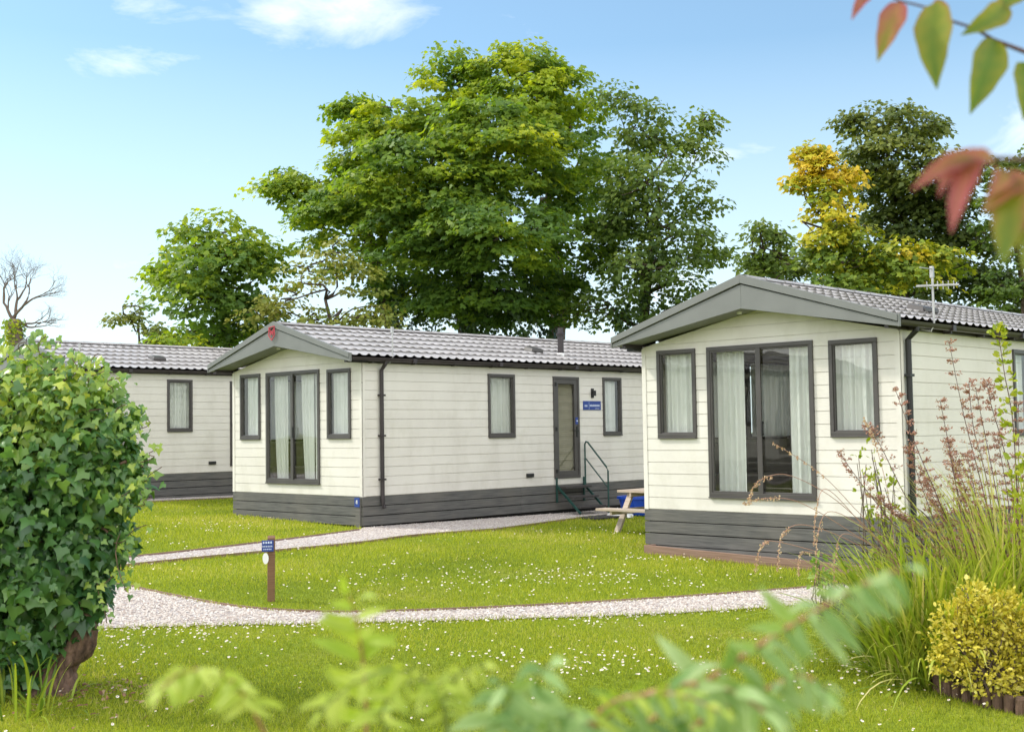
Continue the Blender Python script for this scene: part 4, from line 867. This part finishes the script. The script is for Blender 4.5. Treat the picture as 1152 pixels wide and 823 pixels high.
for i,(lb,p) in enumerate(ar):
    rnd=random.Random(90+i); d=8.9; P3=[at(x,y,d-.05*k) for k,(x,y) in enumerate(p)]; b=P3[0]; P3=[Vector((b.x+.1,b.y,gz(b.x,b.y)))]+P3; L0=P3[0]
    path=[Vector(q) for q in smooth([tuple(q) for q in P3],7)]; n=len(path); root=thing('straw_stem',lb,'plant',L0,0,AG)
    mb=MB(); mb.tube([q-L0 for q in path],[.0032*(1-.5*k/n) for k in range(n)],4,False); o=mb.build('stem',M['straw'],root)
    P=[];D=[]
    for k in range(int(n*.72),n):
        for c in range(7): P.append(list(path[k]-L0+Vector((rnd.gauss(0,.006),rnd.gauss(0,.006),rnd.gauss(0,.008))))); D.append([rnd.gauss(0,.3),rnd.gauss(0,.3),-1])
    m_=len(P); leaves('loose_seeds',P,D,rdir(m_),rng.uniform(.010,.018,m_),rng.uniform(0,1,m_),M['straw'],'kite',root)  # straw-coloured seeds along the stem end, not leaves
# ---------------------------------------------------------------- foreground sprays (out of focus)
def bigleaf(V,F,var,p0,p1,w,nrm,v0,v1,droop=.12,fold=.25,wave=0):
    p0=Vector(p0);p1=Vector(p1);d=p1-p0;l=d.length;d.normalize(); cv=random.uniform(-.13,.13); s=d.cross(Vector(nrm)).normalized(); n_=s.cross(d).normalized(); k=10; b=len(V)
    for j in range(k+1):
        t=j/k; ww=w*.5*(math.sin(math.pi*min(1,t*1.02)**.75)**.85 if 0<t<1 else 0)+.0004; ww*=(1+wave*math.sin(t*19))
        c=p0+d*l*t+n_*(droop*l*math.sin(math.pi*t))+s*(cv*l*math.sin(math.pi*t))
        for q in (-1,-.5,0,.5,1):
            V.append(tuple(c+s*ww*q+n_*(fold*ww*abs(q)))); var.append(v0+(v1-v0)*t+.28*abs(q)*abs(q)-(.10 if q==0 else 0)+.05*math.sin(t*31+q*3))
    for j in range(k):
        for q in range(4): x=b+j*5+q; F.append((x,x+1,x+6,x+5))
def overhang():
    tx,ty=1.75,1.55; L0=Vector((tx,ty,gz(tx,ty))); root=thing('young_tree','overhanging foreground branches with red tinged green leaves, top right','tree',L0)
    tb=MB(); top=Vector((tx-.1,ty+.02,2.75)); tb.tube([x-L0 for x in wob(L0,top,6,.03,random.Random(1))],[.035,.032,.028,.024,.02,.016,.012],8); tb.build('trunk',M['bark'],root,smooth=True)
    d1=1.45
    br=MB(); A=[at(1400,150,1.5),at(1250,95,1.4),at(1152,58,d1),at(1118,45,d1),at(1096,32,d1),at(1065,22,d1),at(1040,8,d1),at(1012,1,d1),at(985,-12,d1)]
    mid=top.lerp(L0,.12)
    br.tube([x-L0 for x in [mid]+A],[.012,.007,.004,.0028,.0022,.0018,.0016,.0014,.0012,.001],6)
    d2=.88
    B_=[at(1500,150,1.1),at(1300,150,.95),at(1200,165,.85),at(1150,180,d2),at(1105,178,d2),at(1085,178,d2)]
    br.tube([x-L0 for x in [top.lerp(L0,.3)]+B_],[.012,.006,.004,.003,.0022,.0018,.0015],6)
    br.tube([at(1200,165,.85)-L0,at(1170,215,d2)-L0,at(1150,245,d2)-L0],[.003,.002,.0015],6)
    br.build('branch',M['plum'],root,smooth=True)
    V=[];F=[];var=[]
    for (a,b,w,v0,v1,dd) in (((982,-6),(958,23),14,.8,.95,0),((1013,2),(987,70),30,.85,.35,0),((1055,2),(1054,101),42,.25,.1,.0),((1060,0),(1040,60),26,.5,.2,.03),((1134,6),(1081,40),30,.25,.1,.0),((1120,44),(1091,129),42,.15,.05,.0),((1153,70),(1151,136),40,.1,.1,0),((1150,-5),(1118,20),26,.2,.1,.02)):
        bigleaf(V,F,var,at(*a,d1+dd)-L0,at(*b,d1+dd-.03)-L0,w*d1/FPX*.95,(random.uniform(-.35,.35),-1,.25),v0,v1,.10,.35,.05)
    for (a,b,w,v0,v1) in (((1102,176),(1025,214),26,.45,1.0),((1104,178),(1070,262),30,.9,1.0),((1090,182),(1056,222),18,.6,1),((1118,180),(1076,170),22,.5,.9),((1150,200),(1106,240),34,.5,.6),((1140,190),(1128,300),50,.6,.05),((1128,190),(1112,222),30,.5,.7),((1160,250),(1128,292),36,.15,.1),((1155,215),(1148,262),30,.8,.9),((1185,240),(1160,330),46,.2,.1)):
        bigleaf(V,F,var,at(*a,d2)-L0,at(*b,d2-.03)-L0,w*d2/FPX*.85,(random.uniform(-.4,.4),-1,.3),v0,v1,.08,.3,.06)
    np_mesh('leaves',V,F,M['autumn'],root,np.clip(np.array(var),0,1),smooth=True)
overhang()
def spray(label,stems,d,mt,stm,seed,lw=.30,llen=.075,hang=.7,name='leafy_shoot',group='blurred leafy shoots in the foreground',pairs=9,start=.25,r=.0035,vm=.5):
    rnd=random.Random(seed); b0=at(*stems[0][0],d); gx,gy=b0.x,b0.y; L0=Vector((gx,gy,gz(gx,gy))); root=thing(name,label,'plant',L0,0,group); V=[];F=[];var=[]; tb=MB()
    for st_ in stems:
        P3=[L0,L0.lerp(at(*st_[0],d),.5),L0.lerp(at(*st_[0],d),.85),L0.lerp(at(*st_[0],d),.96)]+[at(x,y,d-.03*i) for i,(x,y) in enumerate(st_)]; path=[Vector(q) for q in smooth([tuple(q) for q in P3],8)]; n=len(path); vis=32
        tb.tube([q-L0 for q in path],[r*.9 if k<vis else r*(.8-.55*(k-vis)/(n-vis)) for k in range(n)],6,False)
        seg=path[vis:]; m_=max(3,int(pairs*len(seg)/24)) 
        for k in range(m_+1):
            t=start+(1-start)*k/m_; q=seg[min(len(seg)-1,int(t*(len(seg)-1)))]; q2=seg[max(0,min(len(seg)-1,int(t*(len(seg)-1))-1))]; dr=(q-q2); dr=dr.normalized() if dr.length>0 else Vector((0,0,1))
            sides=(-1,1) if k<m_ else (0,)
            for s in sides:
                sd3=dr.cross(Vector((0,1,0))); sd3=sd3.normalized() if sd3.length>.1 else Vector((1,0,0)); l=llen*rnd.uniform(.75,1.2)*(1.1-.4*t)
                v=(sd3*s+dr*.7+Vector((rnd.gauss(0,.15),rnd.gauss(-.1,.35),-hang+rnd.gauss(0,.12)))).normalized() if s else (dr+Vector((0,0,-hang*.4))).normalized()
                vv=rnd.gauss(vm,.2); bigleaf(V,F,var,q-L0,q+v*l-L0,l*lw,(rnd.gauss(0,.5),-1,.5+rnd.gauss(0,.4)),vv,vv+.1,.10,.2)
    tb.build('stem',M[stm],root,smooth=True); np_mesh('leaves',V,F,M[mt],root,np.clip(np.array(var),0,1),smooth=True)
spray('drooping fern like yellow green shoot, bottom left',[[(300,840),(285,800),(262,765),(230,752),(200,758),(182,775)]],1.0,'forey','pinkstem',101,.20,.028,1.1,pairs=13,r=.0022)
spray('upright shoot with small leaves rising in front of the gravel path',[[(412,850),(412,790),(408,740),(402,700),(392,668)]],1.1,'forey','pinkstem',102,.26,.045,.15,pairs=6,r=.0022,start=.2,vm=.2)
spray('pale feathery shoots right of the upright shoot, bottom middle',[[(505,850),(500,800),(478,765),(440,752),(395,770),(360,800)],[(505,850),(500,790),(515,760),(545,748)],[(440,850),(430,800),(450,770),(500,765)]],1.0,'forey','greenstem',103,.20,.026,.8,pairs=8,r=.002)
spray('blue green leaf cluster at the bottom centre',[[(590,850),(585,800),(600,765),(620,745)],[(560,850),(560,810),(575,780),(560,765)],[(610,850),(625,810),(640,800),(655,812)]],0.95,'foreb','greenstem',104,.30,.038,.8,pairs=6,r=.002,start=.1,vm=.3)
spray('long arching pink stemmed bough of grey green leaves, bottom right',[[(690,850),(745,800),(810,755),(875,712),(930,680),(975,655),(1012,640)],[(640,850),(690,800),(760,770),(820,775),(860,800)],[(760,850),(790,810),(850,780),(900,760),(930,775)]],0.98,'foreb','pinkstem',105,.23,.042,1.0,pairs=11,r=.0028,start=.05)
spray('curling yellow green shoot beside the long arching bough',[[(650,850),(665,810),(700,785),(760,780),(810,800)]],0.95,'forey','pinkstem',106,.22,.024,.7,pairs=7,r=.002,vm=.3)
# ---------------------------------------------------------------- camera
cam=bpy.data.cameras.new('camera'); co=bpy.data.objects.new('camera',cam); COL.objects.link(co); sc.camera=co
cam.sensor_width=36; cam.lens=FPX/1152*36; cam.clip_start=.05; cam.clip_end=2000
m3=Matrix((_R,_U,-_F)).transposed(); co.matrix_world=Matrix.Translation(CAM)@m3.to_4x4()
cam.dof.use_dof=True; cam.dof.focus_distance=16; cam.dof.aperture_fstop=6.3
# ---------------------------------------------------------------- light
SUN_AZ=math.radians(-77)   # compass-like angle from +Y towards +X of the direction TO the sun
SUN_EL=math.radians(44)
sv=Vector((math.sin(SUN_AZ)*math.cos(SUN_EL),math.cos(SUN_AZ)*math.cos(SUN_EL),math.sin(SUN_EL)))
l=bpy.data.lights.new('sun','SUN'); l.energy=2.4; l.angle=math.radians(4); l.color=(1,.94,.83); lo_=bpy.data.objects.new('sun',l); COL.objects.link(lo_); lo_.rotation_euler=sv.to_track_quat('Z','Y').to_euler()
w=bpy.data.worlds.new('World'); sc.world=w; w.use_nodes=True; t=w.node_tree; bg=t.nodes['Background']; bg.inputs[1].default_value=.14
sky=nd(t,'ShaderNodeTexSky'); sky.sky_type='NISHITA'; sky.sun_disc=False; sky.sun_elevation=SUN_EL; sky.sun_rotation=SUN_AZ; sky.air_density=1.1; sky.dust_density=.6; sky.ozone_density=2.2
tc=nd(t,'ShaderNodeTexCoord'); sep=nd(t,'ShaderNodeSeparateXYZ'); t.links.new(tc.outputs['Generated'],sep.inputs[0])
# thin cirrus: noise in a plane far overhead, masked into a few patches plus a milky veil low down
def M2(op,a,b=None,clamp=False):
    n=nd(t,'ShaderNodeMath',operation=op); n.use_clamp=clamp
    for i,x in enumerate((a,b)):
        if x is None: continue
        if hasattr(x,'links') or isinstance(x,bpy.types.NodeSocket): t.links.new(x,n.inputs[i])
        else: n.inputs[i].default_value=x
    return n.outputs[0]
mp=nd(t,'ShaderNodeMapping'); mp.inputs['Scale'].default_value=(1.0,1.0,2.6); mp.inputs['Rotation'].default_value=(0,math.radians(12),0); t.links.new(tc.outputs['Generated'],mp.inputs[0])
nz=nd(t,'ShaderNodeTexNoise'); nz.inputs['Scale'].default_value=7; nz.inputs['Detail'].default_value=8; nz.inputs['Roughness'].default_value=.6; nz.inputs['Distortion'].default_value=.4; t.links.new(mp.outputs[0],nz.inputs['Vector'])
tot=None
for (px,py,sx,sy,wt) in ((385,4,.070,.026,1.2),(320,22,.035,.022,1.1),(190,2,.060,.022,.78),(130,300,.028,.014,.95),(800,172,.06,.014,.75),(890,160,.03,.012,.55),(110,50,.07,.03,.62),(540,10,.05,.015,.6),(75,370,.1,.02,.5),(1120,150,.1,.03,.5),(720,330,.15,.03,.6)):
    dv=ray(px,py).normalized(); vs=nd(t,'ShaderNodeVectorMath',operation='SUBTRACT'); t.links.new(tc.outputs['Generated'],vs.inputs[0]); vs.inputs[1].default_value=dv
    vm=nd(t,'ShaderNodeVectorMath',operation='MULTIPLY'); t.links.new(vs.outputs[0],vm.inputs[0]); vm.inputs[1].default_value=(1/sx,1/sx,1/sy)
    ln=nd(t,'ShaderNodeVectorMath',operation='LENGTH'); t.links.new(vm.outputs[0],ln.inputs[0]); q=M2('MULTIPLY',M2('SUBTRACT',1.0,M2('MULTIPLY',ln.outputs['Value'],.55),True),wt)
    tot=q if tot is None else M2('MAXIMUM',tot,q)
cl1=M2('MULTIPLY',M2('SUBTRACT',M2('ADD',M2('MULTIPLY',nz.outputs['Fac'],3.6),tot),2.5),.85,True)
cl1=M2('MINIMUM',cl1,.9)
# low veil, then bright clouds added behind the camera to fill the side walls
veil=nd(t,'ShaderNodeMapRange'); veil.inputs['From Min'].default_value=0.0; veil.inputs['From Max'].default_value=.30; veil.inputs['To Min'].default_value=.88; veil.inputs['To Max'].default_value=.08; t.links.new(sep.outputs['Z'],veil.inputs['Value'])
mx1=nd(t,'ShaderNodeMixRGB'); tn=nd(t,'ShaderNodeMixRGB',blend_type='MULTIPLY'); tn.inputs[0].default_value=1; tn.inputs[2].default_value=(.86,1.04,1.04,1); t.links.new(sky.outputs[0],tn.inputs[1]); t.links.new(veil.outputs[0],mx1.inputs[0]); t.links.new(tn.outputs[0],mx1.inputs[1]); mx1.inputs[2].default_value=(5.7,6.5,7.1,1)
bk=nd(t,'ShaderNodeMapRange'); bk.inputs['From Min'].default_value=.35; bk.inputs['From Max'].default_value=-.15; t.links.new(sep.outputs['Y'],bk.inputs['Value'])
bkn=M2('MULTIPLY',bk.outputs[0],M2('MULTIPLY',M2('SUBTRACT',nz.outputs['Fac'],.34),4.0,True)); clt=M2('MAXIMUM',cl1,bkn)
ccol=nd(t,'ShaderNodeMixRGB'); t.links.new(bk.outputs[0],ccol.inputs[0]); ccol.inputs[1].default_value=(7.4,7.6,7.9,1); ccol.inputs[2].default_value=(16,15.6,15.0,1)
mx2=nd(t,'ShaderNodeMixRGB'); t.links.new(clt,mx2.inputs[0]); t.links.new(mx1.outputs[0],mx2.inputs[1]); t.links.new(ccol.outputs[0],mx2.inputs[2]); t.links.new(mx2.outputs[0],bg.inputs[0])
sc.view_settings.view_transform='Standard'; sc.view_settings.look='None'; sc.view_settings.exposure=.43; sc.view_settings.gamma=1
sc.render.engine='CYCLES'; sc.cycles.use_denoising=True; sc.cycles.max_bounces=8; sc.cycles.transparent_max_bounces=12
